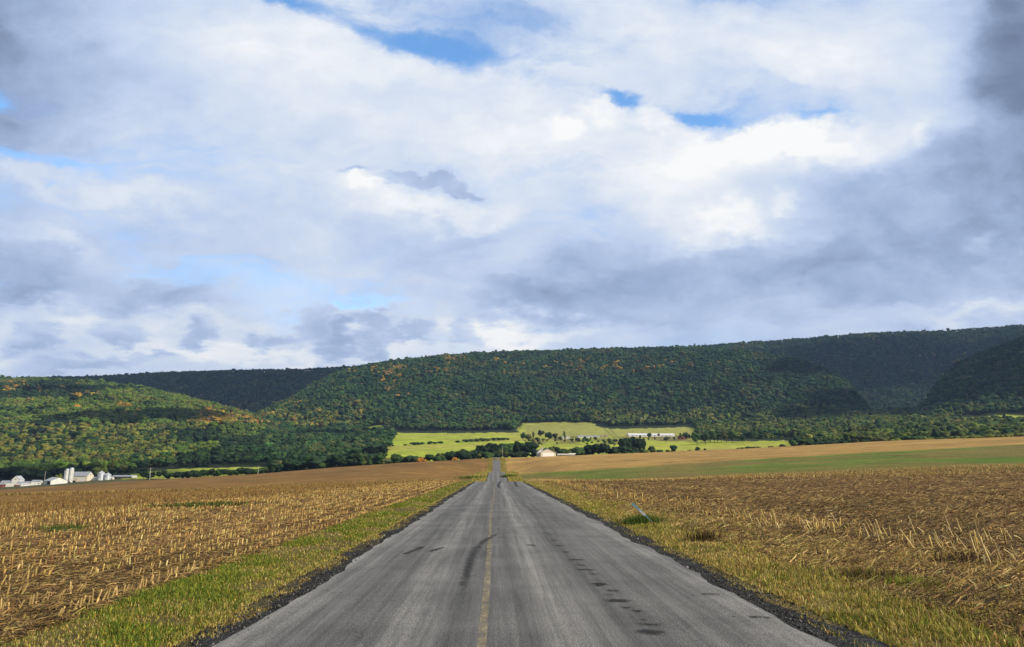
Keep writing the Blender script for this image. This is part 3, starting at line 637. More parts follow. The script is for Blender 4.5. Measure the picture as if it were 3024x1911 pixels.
for n, y0, y1 in ((56000, 6.5, 18), (76000, 18, 48), (50000, 48, 135)):
    x, y = scatter(n, y0, y1, lambda t, y: 5.3 + (t ** 1.05) * (y * .80 + 3 - 5.3).clip(2.5))
    keep = (x > 6.0 + 1.6 * (fbm(x / 2, y / 2, 83) - .3)) | (rng.random(n) < .4); x, y = x[keep], y[keep]; n = len(x)
    ln = rng.uniform(.04, .30, n) * (1 + y / 120); wd = rng.uniform(.004, .015, n) * (1 + y / 20)
    shade = np.where(fbm(x / 2.5, y / 5, 84) > .5, 1, .72)
    parts.append(litter(x, y, ln, wd, jit(pick(LC, [2.6, 3.6, .6, 4.8, 5, 4.4], n) * shade[:, None], n), np.where(rng.random(n) < .25, rng.uniform(.1, .55, n), rng.uniform(0, .1, n))))
v, f, c = join(parts)
tag(link('crop_litter', fast_mesh('crop_litter', v, f, c), STRAW), kind='stuff')

# cut corn stubble in rows along the road: thousands, one object; the nearest stalks are made one by one below
def stubble(x, y, h, r, tx, ty, col):
    n = len(x); z = surf(x, y); V = np.zeros((n, 8, 3))
    for i, (a, b_) in enumerate(((-1, -1), (1, -1), (1, 1), (-1, 1))):
        V[:, i] = np.stack([x + a * r, y + b_ * r, z - .03], 1)
        V[:, 4 + i] = np.stack([x + a * r * .8 + tx * h, y + b_ * r * .8 + ty * h, z + h * np.sqrt(np.maximum(.1, 1 - tx ** 2 - ty ** 2)) + a * r * rng.uniform(-1, 1, n)], 1)
    k = np.arange(n)[:, None, None] * 8
    Fc = k + np.array([[0, 1, 5, 4], [1, 2, 6, 5], [2, 3, 7, 6], [3, 0, 4, 7], [4, 5, 6, 7]])[None]
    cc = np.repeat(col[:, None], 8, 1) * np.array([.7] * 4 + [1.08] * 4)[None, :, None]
    return V.reshape(-1, 3), Fc.reshape(-1, 4), cc.reshape(-1, 3)
ROW0, ROWS = -5.05, .76
SX, SY, SR = [], [], []
for r_ in range(24):
    xr_ = ROW0 - ROWS * r_; y0 = max(7.4, abs(xr_) * 1.36 - 1.2)
    yy = y0
    while yy < np.interp(r_, [0, 6, 10, 14, 23], [128, 104, 76, 50, 24]):
        yy += rng.uniform(.08, .18) * (1 if yy < 45 else 1.5)
        if vnoise(np.array([yy / 1.7]), np.array([r_ * 3.3]), 90)[0] < .28 - (.1 if r_ == 0 else 0): continue
        SX.append(xr_ + rng.normal(0, .025)); SY.append(yy); SR.append(r_)
SX, SY, SR = np.array(SX), np.array(SY), np.array(SR)
order = np.argsort(np.hypot(SX, SY)); near_i = order[:150]; rest = order[150:]
def stalk_col(n): return jit(pick([[.48, .335, .105], [.38, .245, .075], [.57, .43, .17], [.23, .135, .045]], [4, 4, 1.2, 3], n), n)
x, y = SX[rest], SY[rest]; n = len(x)
tx = np.clip(rng.normal(.16, .17, n), -.6, .75); ty = rng.normal(0, .10, n)
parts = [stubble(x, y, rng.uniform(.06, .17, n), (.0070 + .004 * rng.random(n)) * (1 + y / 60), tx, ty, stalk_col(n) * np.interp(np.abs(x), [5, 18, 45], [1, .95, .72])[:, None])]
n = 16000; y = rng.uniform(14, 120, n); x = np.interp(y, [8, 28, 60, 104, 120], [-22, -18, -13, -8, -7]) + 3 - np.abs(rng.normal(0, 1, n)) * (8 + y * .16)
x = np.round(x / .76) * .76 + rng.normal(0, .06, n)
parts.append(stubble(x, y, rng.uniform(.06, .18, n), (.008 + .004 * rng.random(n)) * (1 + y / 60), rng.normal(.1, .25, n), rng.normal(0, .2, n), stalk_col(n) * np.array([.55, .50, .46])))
# sparse stubble standing at the near edge of the right field
n = 700; y = 16 + 110 * rng.random(n) ** 1.3; x = np.interp(y, [16, 30, 60, 126], [8.6, 7.2, 6.8, 6.8]) + np.abs(rng.normal(0, 1.4, n))
parts.append(stubble(x, y, rng.uniform(.12, .38, n), (.008 + .004 * rng.random(n)) * (1 + y / 60), np.clip(rng.normal(-.2, .25, n), -.7, .5), rng.normal(0, .15, n), stalk_col(n)))
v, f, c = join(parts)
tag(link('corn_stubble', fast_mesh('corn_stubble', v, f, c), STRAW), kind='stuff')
# low standing dead stubble that edges the green strip and the far fields
n = 9000; y = rng.uniform(100, 150, n); x = rng.uniform(10, 110, n)
x[:4000] = -rng.uniform(7.5, 75, 4000); y[:4000] = rng.uniform(99, 118, 4000)
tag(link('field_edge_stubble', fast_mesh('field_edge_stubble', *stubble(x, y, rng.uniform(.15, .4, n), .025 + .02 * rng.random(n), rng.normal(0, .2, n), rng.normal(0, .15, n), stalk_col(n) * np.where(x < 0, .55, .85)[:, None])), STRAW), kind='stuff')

# single stalks
def stalk_mesh(h, r, husk, frayed):
    m = MB(); n = 8; rings = []
    zs_ = np.linspace(-.04, h, 6)
    for i, z in enumerate(zs_): rings.append((r * (1.12 - .25 * i / 5) * (1.22 if i in (2,) else 1), z))
    m.tube(rings, n)
    k = len(m.v)
    for i in range(n):                        # slanted, torn cut
        x, y, z = m.v[k - n + i]; m.v[k - n + i] = (x, y, z + (x / r) * .012 + random.uniform(0, .012) * frayed)
    for j in range(husk):                     # dry leaf sheaths hanging from a node
        a = random.uniform(0, 2 * PI); z0 = h * random.uniform(.3, .65); L = random.uniform(.5, .9) * h
        ca, sa = math.cos(a), math.sin(a); w_ = r * .9
        p = [(r * .9, z0), (r + L * .3, z0 + L * .15), (r + L * .55, z0 - L * .1), (r + L * .65, max(.01, z0 - L * .5))]
        v = []
        for i, (q, z) in enumerate(p):
            ww = w_ * (1, 1.1, .8, .2)[i]; v += [(ca * q - sa * ww, sa * q + ca * ww, z), (ca * q + sa * ww, sa * q - ca * ww, z + .004)]
        m.add(v, [(0, 2, 3, 1), (2, 4, 5, 3), (4, 6, 7, 5)])
    me = bpy.data.meshes.new('corn_stalk'); me.from_pydata(m.v, [], m.f); me.update(); return me
def stalk_mat(name, c):
    m, t, b, out = material(name, .7, .2); p = t.node('ShaderNodeTexCoord').outputs['Object']
    n = t.noise(t.scalevec(p, (30, 30, 4)), 1, 4, .65); rnd = t.node('ShaderNodeObjectInfo').outputs['Random']
    k = t.math('MULTIPLY', t.mapr(n, .3, .7, .62, 1.2), t.mapr(rnd, 0, 1, .7, 1.25))
    t.l.new(t.node('ShaderNodeVectorMath', operation='SCALE', ins={0: c, 'Scale': k}).outputs[0], b.inputs['Base Color']); return m
SM = stalk_mat('corn_stalk', (.47, .325, .125))
short = [stalk_mesh(random.uniform(.12, .20), random.uniform(.009, .0125), random.choice([0, 0, 1]), 1) for _ in range(8)]
tall = [stalk_mesh(random.uniform(.36, .56), random.uniform(.011, .015), random.choice([0, 1, 2]), 1) for _ in range(7)]
SMT = stalk_mat('tall_corn_stalk', (.60, .45, .20))
for me in short: me.materials.append(SM)
for me in tall: me.materials.append(SMT)
ORD = ['first', 'second', 'third', 'fourth', 'fifth', 'sixth', 'seventh', 'eighth', 'ninth', 'tenth', 'eleventh', 'twelfth', 'thirteenth', 'fourteenth', 'fifteenth', 'sixteenth', 'seventeenth', 'eighteenth', 'nineteenth', 'twentieth']
for i in near_i:
    x, y, r_ = SX[i], SY[i], SR[i]
    o = link('corn_stalk', random.choice(short)); tl = min(.8, max(-.35, random.gauss(.28, .22)))
    o.location = (x, y, hz(x, y)); o.rotation_euler = (random.gauss(0, .12), tl, random.uniform(0, 6.28))
    o.rotation_mode = 'QUATERNION'; o.rotation_quaternion = Matrix.Rotation(tl, 3, 'Y').to_quaternion() @ Matrix.Rotation(random.uniform(0, 6.28), 3, 'Z').to_quaternion()
    lean = 'upright' if abs(tl) < .14 else ('leaning towards the road' if tl > 0 else 'leaning away from the road')
    if r_ == 0: lab, grp = f'short corn stalk {lean}, in the stubble row beside the green verge', 'cut stalks of the stubble row next to the verge'
    else:
        lab = f'short corn stalk {lean}, in the {ORD[r_]} stubble row from the verge' if r_ < 12 else f'short corn stalk {lean}, standing far inside the stubble field'
        grp = f'cut stalks of the {ORD[min(r_, 12)]} stubble row from the verge'
    tag(o, lab, 'corn stalk', grp)
RS = [(868, 335, 415), (990, 355, 410), (1085, 330, 425), (910, 390, 460), (1000, 395, 450), (1100, 425, 490), (1280, 400, 470), (1330, 360, 440), (1335, 395, 500), (1370, 420, 540), (1300, 460, 525), (1425, 380, 520), (1490, 470, 525), (1645, 375, 480),
      (1640, 455, 575), (1670, 480, 580), (1790, 440, 520), (1800, 470, 560), (1875, 345, 470), (1890, 430, 500), (1955, 380, 470), (1975, 455, 590), (1840, 480, 590), (2060, 395, 500), (2070, 470, 660), (2110, 420, 520), (2130, 440, 540), (2130, 555, 640), (2180, 485, 700),
      (2205, 560, 690), (2275, 440, 520), (2330, 540, 640), (2360, 600, 690), (1920, 520, 610), (530, 370, 430), (640, 350, 440), (455, 380, 430), (255, 365, 410), (300, 350, 410), (590, 360, 420)]
for i, (x_, yt, yb_) in enumerate(RS):
    bx, by = 2000 + (x_ + random.uniform(0, 60)) / 2.352, 1380 + yb_ / 2.352
    g = hit(bx, by); L = (yb_ - yt) / 2.352 / F * g[1] * 1.12
    o = link('corn_stalk', random.choice(tall)); s = L / .46; tl = random.uniform(-.62, -.05)
    o.location = (g[0], g[1], hz(g[0], g[1])); o.scale = (min(1.25, .7 + .4 * s),) * 2 + (s,)
    o.rotation_mode = 'QUATERNION'; o.rotation_quaternion = Matrix.Rotation(tl, 3, 'Y').to_quaternion() @ Matrix.Rotation(random.uniform(0, 6.28), 3, 'Z').to_quaternion()
    word = 'steeply leaning' if tl < -.42 else ('slanting' if tl < -.2 else 'nearly upright')
    size = 'long' if L > .38 else 'shorter'
    where = 'beyond the blue marker stake' if bx < 2290 else ('at the edge of the dark littered field' if bx < 2640 else 'by the fallen brown weeds at the dry verge')
    tag(o, f'{size} {word} pale corn stalk {where}', 'corn stalk', f'loose tall stalks {where}')

# stones on the shoulders
n = 36000; side = rng.random(n) < .5; y = 6.3 * (70 / 6.3) ** rng.random(n); q = rng.random(n)
q = q ** 1.3; x = np.where(side, 3.34 + .66 * q, -2.64 - .62 * q); r_ = rng.uniform(.003, .010, n) * (1 + (rng.random(n) < .03) * 1.6) * (1 + y / 70)
z = zr(y) - .012 - .05 * q + r_ * .2
oc = np.array([[1, 0, 0], [-1, 0, 0], [0, 1, 0], [0, -1, 0], [0, 0, .8], [0, 0, -.8]])
V = np.stack([x, y, z], 1)[:, None] + oc[None] * (r_[:, None, None] * rng.uniform(.6, 1.3, (n, 6, 1)))
fo = np.array([[0, 2, 4], [2, 1, 4], [1, 3, 4], [3, 0, 4], [2, 0, 5], [1, 2, 5], [3, 1, 5], [0, 3, 5]])
col = jit(pick([[.022, .022, .023], [.05, .049, .047], [.12, .118, .112], [.30, .29, .27]], [5, 4, 1.6, .35], n), n)
tag(link('gravel', fast_mesh('gravel', V.reshape(-1, 3), (np.arange(n)[:, None, None] * 6 + fo).reshape(-1, 3), np.repeat(col, 6, 0)), STRAW), kind='stuff')

# weed clumps that stand out
def _ico():
    bm = bmesh.new(); bmesh.ops.create_icosphere(bm, subdivisions=3, radius=1); v = np.array([q.co[:] for q in bm.verts]); f = np.array([[k.index for k in q.verts] for q in bm.faces]); bm.free(); return v, f
ICO_ = _ico()
def weed(px, py, w_, h_, n, cols, wts, label, lean=.45, ww=.012):
    g = hit(px, py)
    x = g[0] + rng.normal(0, w_ * .36, n); y = g[1] + rng.normal(0, w_ * .3, n)
    v, f, c = blades(x, y, h_ * rng.uniform(.45, 1.1, n), ww * rng.uniform(.6, 1.4, n), np.clip(rng.normal(lean, .22, n), .05, .95), jit(pick(cols, wts, n), n))
    v -= np.array([g[0], g[1], g[2]])
    iv, if_ = ICO_; mv = iv * np.array([w_ * .60, w_ * .52, h_ * .2]) * (1 + .3 * (rng.random((len(iv), 1)) - .5))      # the matted base they grow from
    f = np.concatenate([f, if_ + len(v)]); v = np.concatenate([v, mv]); c = np.concatenate([c, jit(np.array(cols[0]) * .8 * np.ones((len(iv), 1)), len(iv), .3)])
    o = link('weed_clump', fast_mesh('weed_clump', v, f, c), GRASS); o.location = g
    tag(o, label, 'weeds', 'weed clumps along the verges')
weed(1895, 1545, .95, .34, 1500, [[.07, .12, .016], [.13, .17, .025], [.04, .08, .012]], [3, 3, 2], 'dark green grass clump at the foot of the blue marker stake')
weed(2078, 1597, .5, .36, 420, [[.12, .07, .03], [.05, .04, .02], YG], [4, 3, 1], 'dark brown dead weed clump in the dry verge')
weed(2690, 1735, .6, .20, 420, [G2, YG, [.16, .17, .03]], [2, 3, 3], 'low green weed clump among the tangled dry straw')
weed(2840, 1665, .8, .30, 450, [[.05, .03, .015], [.12, .07, .03], DRY], [4, 3, 1], 'dark fallen brown weeds under the tall leaning stalks')
weed(2560, 1712, .6, .24, 420, [[.06, .04, .02], [.13, .10, .03], YG], [4, 3, 1], 'small dark weed tuft in the middle of the dry verge')
weed(190, 1565, 1.0, .22, 420, [G1, [.05, .09, .015], [.1, .1, .03]], [3, 3, 1], 'dark green weed patch inside the corn stubble')
weed(590, 1497, 3.2, .28, 900, [[.05, .07, .015], [.09, .08, .025], G1], [3, 3, 2], 'long dark weed patch between the stubble and brown field', .4, .05)
weed(1395, 1412, 5.0, .9, 900, [G1, [.05, .08, .015], YG, DRY], [4, 3, 1.5, 1], 'bushy green weeds in the dip before the second crest', .5, .16)
weed(1503, 1410, 3.4, 1.2, 700, [G1, [.05, .08, .015], YG], [4, 3, 1.5], 'tall green weeds beside the crest of the near road', .4, .14)

# leaning blue marker stake
g0 = hit(1931, 1546); top = at(1869, 1489, g0[1] + .12)
d = Vector(top - g0); L = d.length
st = empty('marker_stake', g0); st.rotation_mode = 'QUATERNION'; st.rotation_quaternion = d.to_track_quat('Z', 'Y')
tag(st, 'leaning pale blue marker stake at the edge of the littered field', 'marker stake')
stm = plain('faded_blue_plastic', (.20, .34, .40), .5, .3, 9)
m = MB(); m.prism([(-.010, -.1), (.010, -.1), (.022, .15), (.030, L * .5), (.038, L * .97), (.030, L), (-.030, L), (-.038, L * .97), (-.030, L * .5), (-.022, .15)], -.007, .007); m.build('stake_body', stm, st)
m = MB(); m.box(.008, .012, -.026, .026, L * .42, L * .68); m.build('reflector_band', plain('scuffed_white_band', (.55, .60, .72), .4, .3, 30), st)
m = MB(); m.box(-.013, .013, -.042, .042, L * .985, L * 1.03); m.build('cap', plain('stake_cap', (.10, .36, .42), .5, .2, 20), st)
# ------------------------------------------------------------------ trees
def ico(sub):
    bm = bmesh.new(); bmesh.ops.create_icosphere(bm, subdivisions=sub, radius=1); bm.verts.ensure_lookup_table()
    v = np.array([x.co[:] for x in bm.verts]); f = np.array([[q.index for q in p.verts] for p in bm.faces]); bm.free(); return v, f
ICO = {s: ico(s) for s in (1, 2, 3)}
def crown_mesh(name, seed, kind):
    """a crown one unit tall: leafy boughs with torn surfaces, and loose leaf sprays round them"""
    r = np.random.default_rng(seed); V, Fc, n0 = [], [], 0
    if kind == 'round': n, ez, cz, er, lr = 11, .30, .60, .27, (.13, .22)
    elif kind == 'tall': n, ez, cz, er, lr = 11, .36, .58, .14, (.09, .15)
    elif kind == 'bush': n, ez, cz, er, lr = 9, .22, .44, .42, (.20, .32)
    else: n, ez, cz, er, lr = 0, 0, 0, 0, (0, 0)
    lumps = []
    if kind == 'conifer':
        for i in range(13):
            z = .12 + .80 * i / 12; rr = .24 * (1 - i / 12.6) + .02
            for k in range(3 if i < 9 else 1):
                a = r.uniform(0, 2 * PI); d = rr * r.uniform(.2, .6); lumps.append((d * math.cos(a), d * math.sin(a), z, rr * .8, .07))
    else:
        for i in range(n):
            d = r.normal(0, 1, 3); d /= np.linalg.norm(d); d[2] = abs(d[2]) if r.random() < .6 else d[2]; q = r.uniform(.45, 1) ** .6
            s = r.uniform(*lr); s *= 1 - .25 * max(0, d[2]); lumps.append((d[0] * er * q, d[1] * er * q, cz + d[2] * ez * q, s, s * r.uniform(.7, .95)))
        lumps.append((0, 0, cz - .02, lr[1] * 1.05, lr[1] * (1.0 if kind != 'tall' else 2.0)))
    iv, if_ = ICO[2]
    for lx, ly, lz, s, sz in lumps:
        k = 1 + .30 * (r.random(len(iv)) - .5) + .22 * np.sin(iv @ r.normal(0, 4, 3) + r.uniform(0, 6))
        V.append(np.stack([lx + iv[:, 0] * s * k, ly + iv[:, 1] * s * k, lz + iv[:, 2] * sz * k], 1)); Fc.append(if_ + n0); n0 += len(iv)
    m = 1100 if kind != 'conifer' else 600
    L = np.array(lumps); i = r.integers(0, len(L), m); d = r.normal(0, 1, (m, 3)); d /= np.linalg.norm(d, axis=1)[:, None]
    c = np.stack([L[i, 0] + d[:, 0] * L[i, 3] * r.uniform(.95, 1.25, m), L[i, 1] + d[:, 1] * L[i, 3] * r.uniform(.95, 1.25, m), L[i, 2] + d[:, 2] * L[i, 4] * r.uniform(.95, 1.25, m)], 1)
    sz = r.uniform(.016, .036, m)[:, None]; a = r.normal(0, 1, (m, 3)); a /= np.linalg.norm(a, axis=1)[:, None]; b = np.cross(a, d); b /= np.linalg.norm(b, axis=1)[:, None] + 1e-6
    V.append(np.stack([c - a * sz, c + b * sz, c + a * sz], 1).reshape(-1, 3)); Fc.append(n0 + np.arange(m * 3).reshape(-1, 3))
    V = np.concatenate(V); V[:, 2] = np.clip(V[:, 2], .03, 1.02)
    return fast_mesh(name, V, np.concatenate(Fc))
def trunk_mesh(name, seed, kind):
    random.seed(seed); m = MB(); h = .55 if kind != 'conifer' else .9; r0 = .022 if kind != 'bush' else .016
    m.bar((0, 0, -.06), (random.uniform(-.01, .01), random.uniform(-.01, .01), h * .5), r0, r0 * .8, 7); m.bar((0, 0, h * .48), (random.uniform(-.03, .03), random.uniform(-.03, .03), h), r0 * .8, r0 * .35, 7)
    if kind != 'conifer':
        for k in range(5):
            a = random.uniform(0, 6.28); z = h * random.uniform(.35, .75); m.bar((0, 0, z), (math.cos(a) * .2, math.sin(a) * .2, z + random.uniform(.12, .25)), r0 * .5, r0 * .15, 5)
    me = bpy.data.meshes.new(name); me.from_pydata(m.v, [], m.f); me.update(); return me
leaf, t, b, out = material('foliage', .85, .12)
tint = t.node('ShaderNodeAttribute', attribute_type='INSTANCER', attribute_name='tint').outputs['Color']
p = t.node('ShaderNodeTexCoord').outputs['Object']
n_ = t.noise(p, 9, 3, .6); n2_ = t.noise(p, 40, 2, .6)
col = t.node('ShaderNodeVectorMath', operation='SCALE', ins={0: tint, 'Scale': t.math('MULTIPLY', t.mapr(n_, .3, .7, .68, 1.3), t.mapr(n2_, .3, .7, .75, 1.25))}).outputs[0]
t.l.new(col, b.inputs['Base Color'])
tl = t.node('ShaderNodeBsdfTranslucent', ins={'Color': col}); mx = t.node('ShaderNodeMixShader', ins={0: .22, 1: b.outputs[0], 2: tl.outputs[0]}); t.l.new(mx.outputs[0], out.inputs[0])
bark = plain('bark', (.10, .08, .06), .9, .4, 8)
KINDS_ = ['round'] * 5 + ['tall'] * 2 + ['conifer'] * 2 + ['bush'] * 3
CROWN, TRUNK = [], []
for i, k in enumerate(KINDS_):
    c = crown_mesh('crown', 100 + i, k); c.materials.append(leaf); CROWN.append(c)
    tr_ = trunk_mesh('trunk', 200 + i, k); tr_.materials.append(bark); TRUNK.append(tr_)
random.seed(5)
VAR = {k: [i for i, q in enumerate(KINDS_) if q == k] for k in set(KINDS_)}

# where trees stand
def sample(sp, y0, y1):
    xs, ys = np.meshgrid(np.arange(-3300, 3301, sp), np.arange(y0, y1, sp))
    x = (xs + rng.uniform(-.48, .48, xs.shape) * sp).ravel(); y = (ys + rng.uniform(-.48, .48, ys.shape) * sp).ravel()
    k = (np.abs(x / y - .01) < .80); return x[k], y[k]
pts = [sample(10.5, 728, 1500), sample(10.0, 1500, 2800), sample(12.0, 2800, 3950)]
x = np.concatenate([p[0] for p in pts]); y = np.concatenate([p[1] for p in pts])
z = h_ground(x, y); px, py = proj(x, y, z)
# what the ground itself hides
ang = np.linspace(-.83, .83, 1100); dist = np.concatenate([np.arange(20, 300, 5), np.arange(300, 4100, 12)])
AX, DY = np.meshgrid(ang, dist); HZ = h_ground((AX * DY).ravel(), DY.ravel()).reshape(AX.shape)
run = np.maximum.accumulate((HZ - CAMH) / DY, axis=0)
def shown(x, y, ztop):
    i = np.clip(((x / y + .83) / 1.66 * 1099).astype(int), 0, 1099); j = np.clip(np.searchsorted(dist, y - 14) - 1, 0, len(dist) - 1)
    return (ztop - CAMH) / y - run[j, i]
KEEP_FREE = []        # (px, y, half width px, depth span): places of the buildings
h = (rng.uniform(9, 15.5, len(x)) + 1.0 * (y > 1500)) * np.where(rng.random(len(x)) < .06, 1.3, 1) * (.85 + .3 * fbm(x / 80, y / 80, 41, 2))
vis = shown(x, y, z + h)
ok = (vis > -2.0 / y) & ~open_land(px, py, y) & (fbm(x / 28, y / 28, 63, 2) + rng.normal(0, .06, len(x)) > .30)
mgn = open_land(px, py + 7, y) & (y < 1900); ok &= ~mgn
strip_zone = (px > 1130) & (y < np.where(px > 2040, 1130, 960)) & (px < 2345); ok &= ~strip_zone
ok &= ~((px < 420) & (y < 915)); ok &= ~((px > 2300) & (y < 800)); ok &= ~((px > 360) & (px < 800) & (y < 885))
ok &= ~((px > 560) & (px < 640) & (py > 1308) & (py < 1322))
# clearing behind the farm lane is left thin
x, y, z, h, px, py, vis = x[ok], y[ok], z[ok], h[ok], px[ok], py[ok], vis[ok]
n = len(x)
# colours: a mix of greens, some darkened in place of cloud shade, with yellow and orange patches where the photograph has them
reg = fbm(x / 130, y / 130, 43, 3); spk = rng.random(n); sp2 = fbm(x / 45, y / 45, 44, 2)
DG, MG, OL, YGN, OR, GO, BR = [.026, .056, .022], [.045, .088, .024], [.085, .098, .032], [.125, .155, .026], [.36, .20, .035], [.32, .235, .045], [.20, .15, .06]
pyt = proj(x, y, z + h * .5)[1]
def grown(cols, wts, sc, seed):
    """kinds that grow in stands: neighbours mostly alike"""
    q = fbm(x / sc, y / sc, seed, 3) + rng.normal(0, .10, n); q = np.argsort(np.argsort(q)) / n
    return np.array(cols)[np.searchsorted(np.cumsum(wts) / sum(wts), q).clip(0, len(cols) - 1)]
base = grown([[.030, .066, .028], [.060, .115, .032], [.040, .085, .030], [.10, .115, .038]], [4, 3, 3, 1.4], 55, 61)
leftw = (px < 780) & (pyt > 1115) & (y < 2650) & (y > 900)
lh = grown([[.045, .085, .022], [.105, .165, .028], [.08, .135, .026], [.145, .19, .032], [.125, .14, .036]], [2.4, 3.2, 4, 3, 1.4], 60, 62); base = np.where(leftw[:, None], lh, base)
cloud_dk = leftw & (fbm(x / 200, y / 260, 45, 2) > .56); base = np.where(cloud_dk[:, None], pick([DG, MG, [.02, .04, .02]], [3, 1.5, 2], n), base)  # dark tree colours standing in for cloud-shaded pockets on the left hill
lowyel = leftw & (pyt > 1255) & (px < 520) & (pyt < 1365); base = np.where((lowyel & (spk < .75))[:, None], pick([[.17, .20, .035], [.19, .185, .04], OL, MG], [3.4, 2.4, 2, 1.6], n), base)
ll = (px > 640) & (px < 1080) & (pyt > 1185) & (pyt < 1262) & (y > 1200); base = np.where((ll & (spk < .62) & (sp2 > .42))[:, None], pick([YGN, [.17, .17, .04], OL, GO], [3, 3, 2, .8], n), base)
rt = (px > 1750) & (pyt > 1195) & (y < 2000); base = np.where((rt & (spk < .85))[:, None], grown([[.055, .095, .028], [.13, .17, .036], [.085, .13, .03], [.17, .185, .05], [.11, .135, .035]], [3, 3, 2.4, 2, 2], 45, 66), base)
edge = (px > 1380) & (px < 2060) & (y > 1500) & (pyt > 1205); base = np.where((edge & (spk < .3))[:, None], pick([OL, [.08, .12, .03]], [1, 1], n), base)
def spot(cx, cy, rx_, ry_, p, cols, wts):
    global base
    q = np.exp(-((px - cx) / rx_) ** 2 - ((pyt - cy) / ry_) ** 2) * p; sel = (rng.random(n) < q * sstep(.36, .62, sp2) * 1.1) & (y > 1150)
    base = np.where(sel[:, None], pick(cols, wts, n), base)
for s_ in ((20, 1146, 45, 12, .8), (160, 1150, 60, 9, .5), (260, 1168, 40, 9, .8), (245, 1174, 22, 8, .9), (295, 1163, 24, 6, .9), (378, 1205, 30, 16, 1), (330, 1175, 20, 8, .5), (590, 1236, 34, 20, 1.4), (615, 1222, 24, 12, 1.3), (660, 1238, 36, 10, 1.2), (270, 1255, 10, 6, .8), (170, 1215, 10, 8, .6), (110, 1180, 30, 10, .5), (235, 1195, 14, 8, .5),
           (1045, 1105, 14, 12, 1), (1030, 1120, 12, 7, .8), (1100, 1091, 10, 5, .9), (1180, 1085, 22, 10, .8), (1160, 1100, 28, 8, .7), (1340, 1058, 42, 8, .7), (1480, 1066, 40, 8, .8), (1530, 1078, 26, 8, .6), (1490, 1092, 14, 10, .6), (1620, 1088, 22, 8, .9), (1700, 1070, 60, 8, .4), (1750, 1090, 50, 8, .4), (1830, 1085, 60, 10, .45), (2000, 1080, 80, 12, .25), (1130, 1130, 50, 30, .28), (1290, 1095, 60, 16, .25),
           (740, 1250, 34, 10, .8), (780, 1245, 40, 12, .6), (2790, 1050, 60, 30, .2), (2560, 1012, 40, 20, .2), (2835, 1252, 12, 8, .9)):
    spot(*s_, [OR, GO, [.36, .22, .04], BR, OL], [2.4, 3, 1.6, 1.6, 1.5])
cloud_dk_right = (px > 2250) & (pyt < 1215); base = np.where(cloud_dk_right[:, None], base * np.array([.75, .85, 1.0]), base)  # cloud shade on the right-hand hills deepened in the tree colour
midw = (px > 1000) & (pyt < 1240) & ~cloud_dk_right; base = np.where(midw[:, None] & (base[:, :1] < .06), base * np.array([.85, .98, 1.15]), base)
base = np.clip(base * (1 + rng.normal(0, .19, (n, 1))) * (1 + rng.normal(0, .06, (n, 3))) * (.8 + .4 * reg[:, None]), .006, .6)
kx = rng.random(n); con = (kx < .05 + .12 * ((px > 1500) & (px < 2200) & (pyt > 1130) & (pyt < 1240)))
tallk = (~con) & (kx > .86)
idx = np.where(con, rng.choice(VAR['conifer'], n), np.where(tallk, rng.choice(VAR['tall'], n), rng.choice(VAR['round'], n)))
base = np.where(con[:, None] & (base[:, :1] < .1), np.array([.016, .036, .020]), base)
hh = np.where(tallk | con, h * 1.15, h); ww = hh * np.clip(rng.normal(1.18, .24, n), .7, 1.8)
# low brush along the front of the woods, seen just over the far edge of the brown fields
NEAR = []   # (x, y, h, w, kind, colour)
def top_tree(px_, ytop, Y_, kind, c, wk=1.0, hmin=2.0, hmax=22):
    p = at(px_, 1340, Y_); p = at(px_, np.interp(0, [0], [1340]), Y_); X_ = float(p[0]); g_ = hz(X_, Y_)
    tz = float(at(px_, ytop, Y_)[2]); H = min(hmax, max(hmin, (tz - g_) / 1.0)); NEAR.append((X_, Y_, H, H * wk, kind, c))
def strip(x0, x1, step, Y0, Y1, tops, kinds, cols, wts, wk=(.9, 1.4), jt=6, hmax=20):
    q = x0
    while q < x1:
        Y_ = random.uniform(Y0, Y1); tp = np.interp(q, [a for a, _ in tops], [b_ for _, b_ in tops]) + random.uniform(-jt, jt)
        c = np.array(cols[int(rng.choice(len(cols), p=np.array(wts) / sum(wts)))]) * random.uniform(.75, 1.25)
        top_tree(q, tp, Y_, random.choice(kinds), c, random.uniform(*wk), hmax=hmax); q += step * random.uniform(.7, 1.35)
BK, DKG = [.018, .034, .016], [.028, .055, .022]
YB = [.17, .19, .04]
strip(1150, 1310, 16, 735, 790, [(1150, 1342), (1240, 1346), (1310, 1340)], ['bush', 'round'], [DKG, MG, OL, BR], [3, 3, 2, .7], (1.0, 1.6))
for q, tp, c in ((1243, 1347, [.46, .20, .02]), (1256, 1353, [.36, .19, .03]), (1342, 1347, [.46, .21, .025])):
    top_tree(q, tp, 722 + random.uniform(0, 8), 'bush', np.array(c), .95, 1.2)
strip(1300, 1420, 13, 740, 810, [(1300, 1336), (1330, 1326), (1380, 1328), (1420, 1330)], ['round', 'bush'], [DKG, BK, MG, OL], [4, 2, 2, 1.2])
strip(1400, 1590, 15, 770, 870, [(1400, 1322), (1440, 1310), (1480, 1303), (1530, 1288), (1560, 1300), (1590, 1318)], ['round', 'round', 'tall'], [DKG, BK, MG, [.06, .09, .03]], [4, 2.6, 2, 1.6], (.8, 1.3), 8)
strip(1415, 1500, 14, 722, 745, [(1415, 1335), (1450, 1325), (1475, 1332), (1500, 1335)], ['bush', 'round'], [[.11, .125, .03], MG, DKG, YGN], [3, 2, 2, 1.2])
strip(1500, 1590, 13, 725, 750, [(1500, 1332), (1590, 1334)], ['bush', 'round'], [DKG, BK, MG], [4, 2, 1.5])
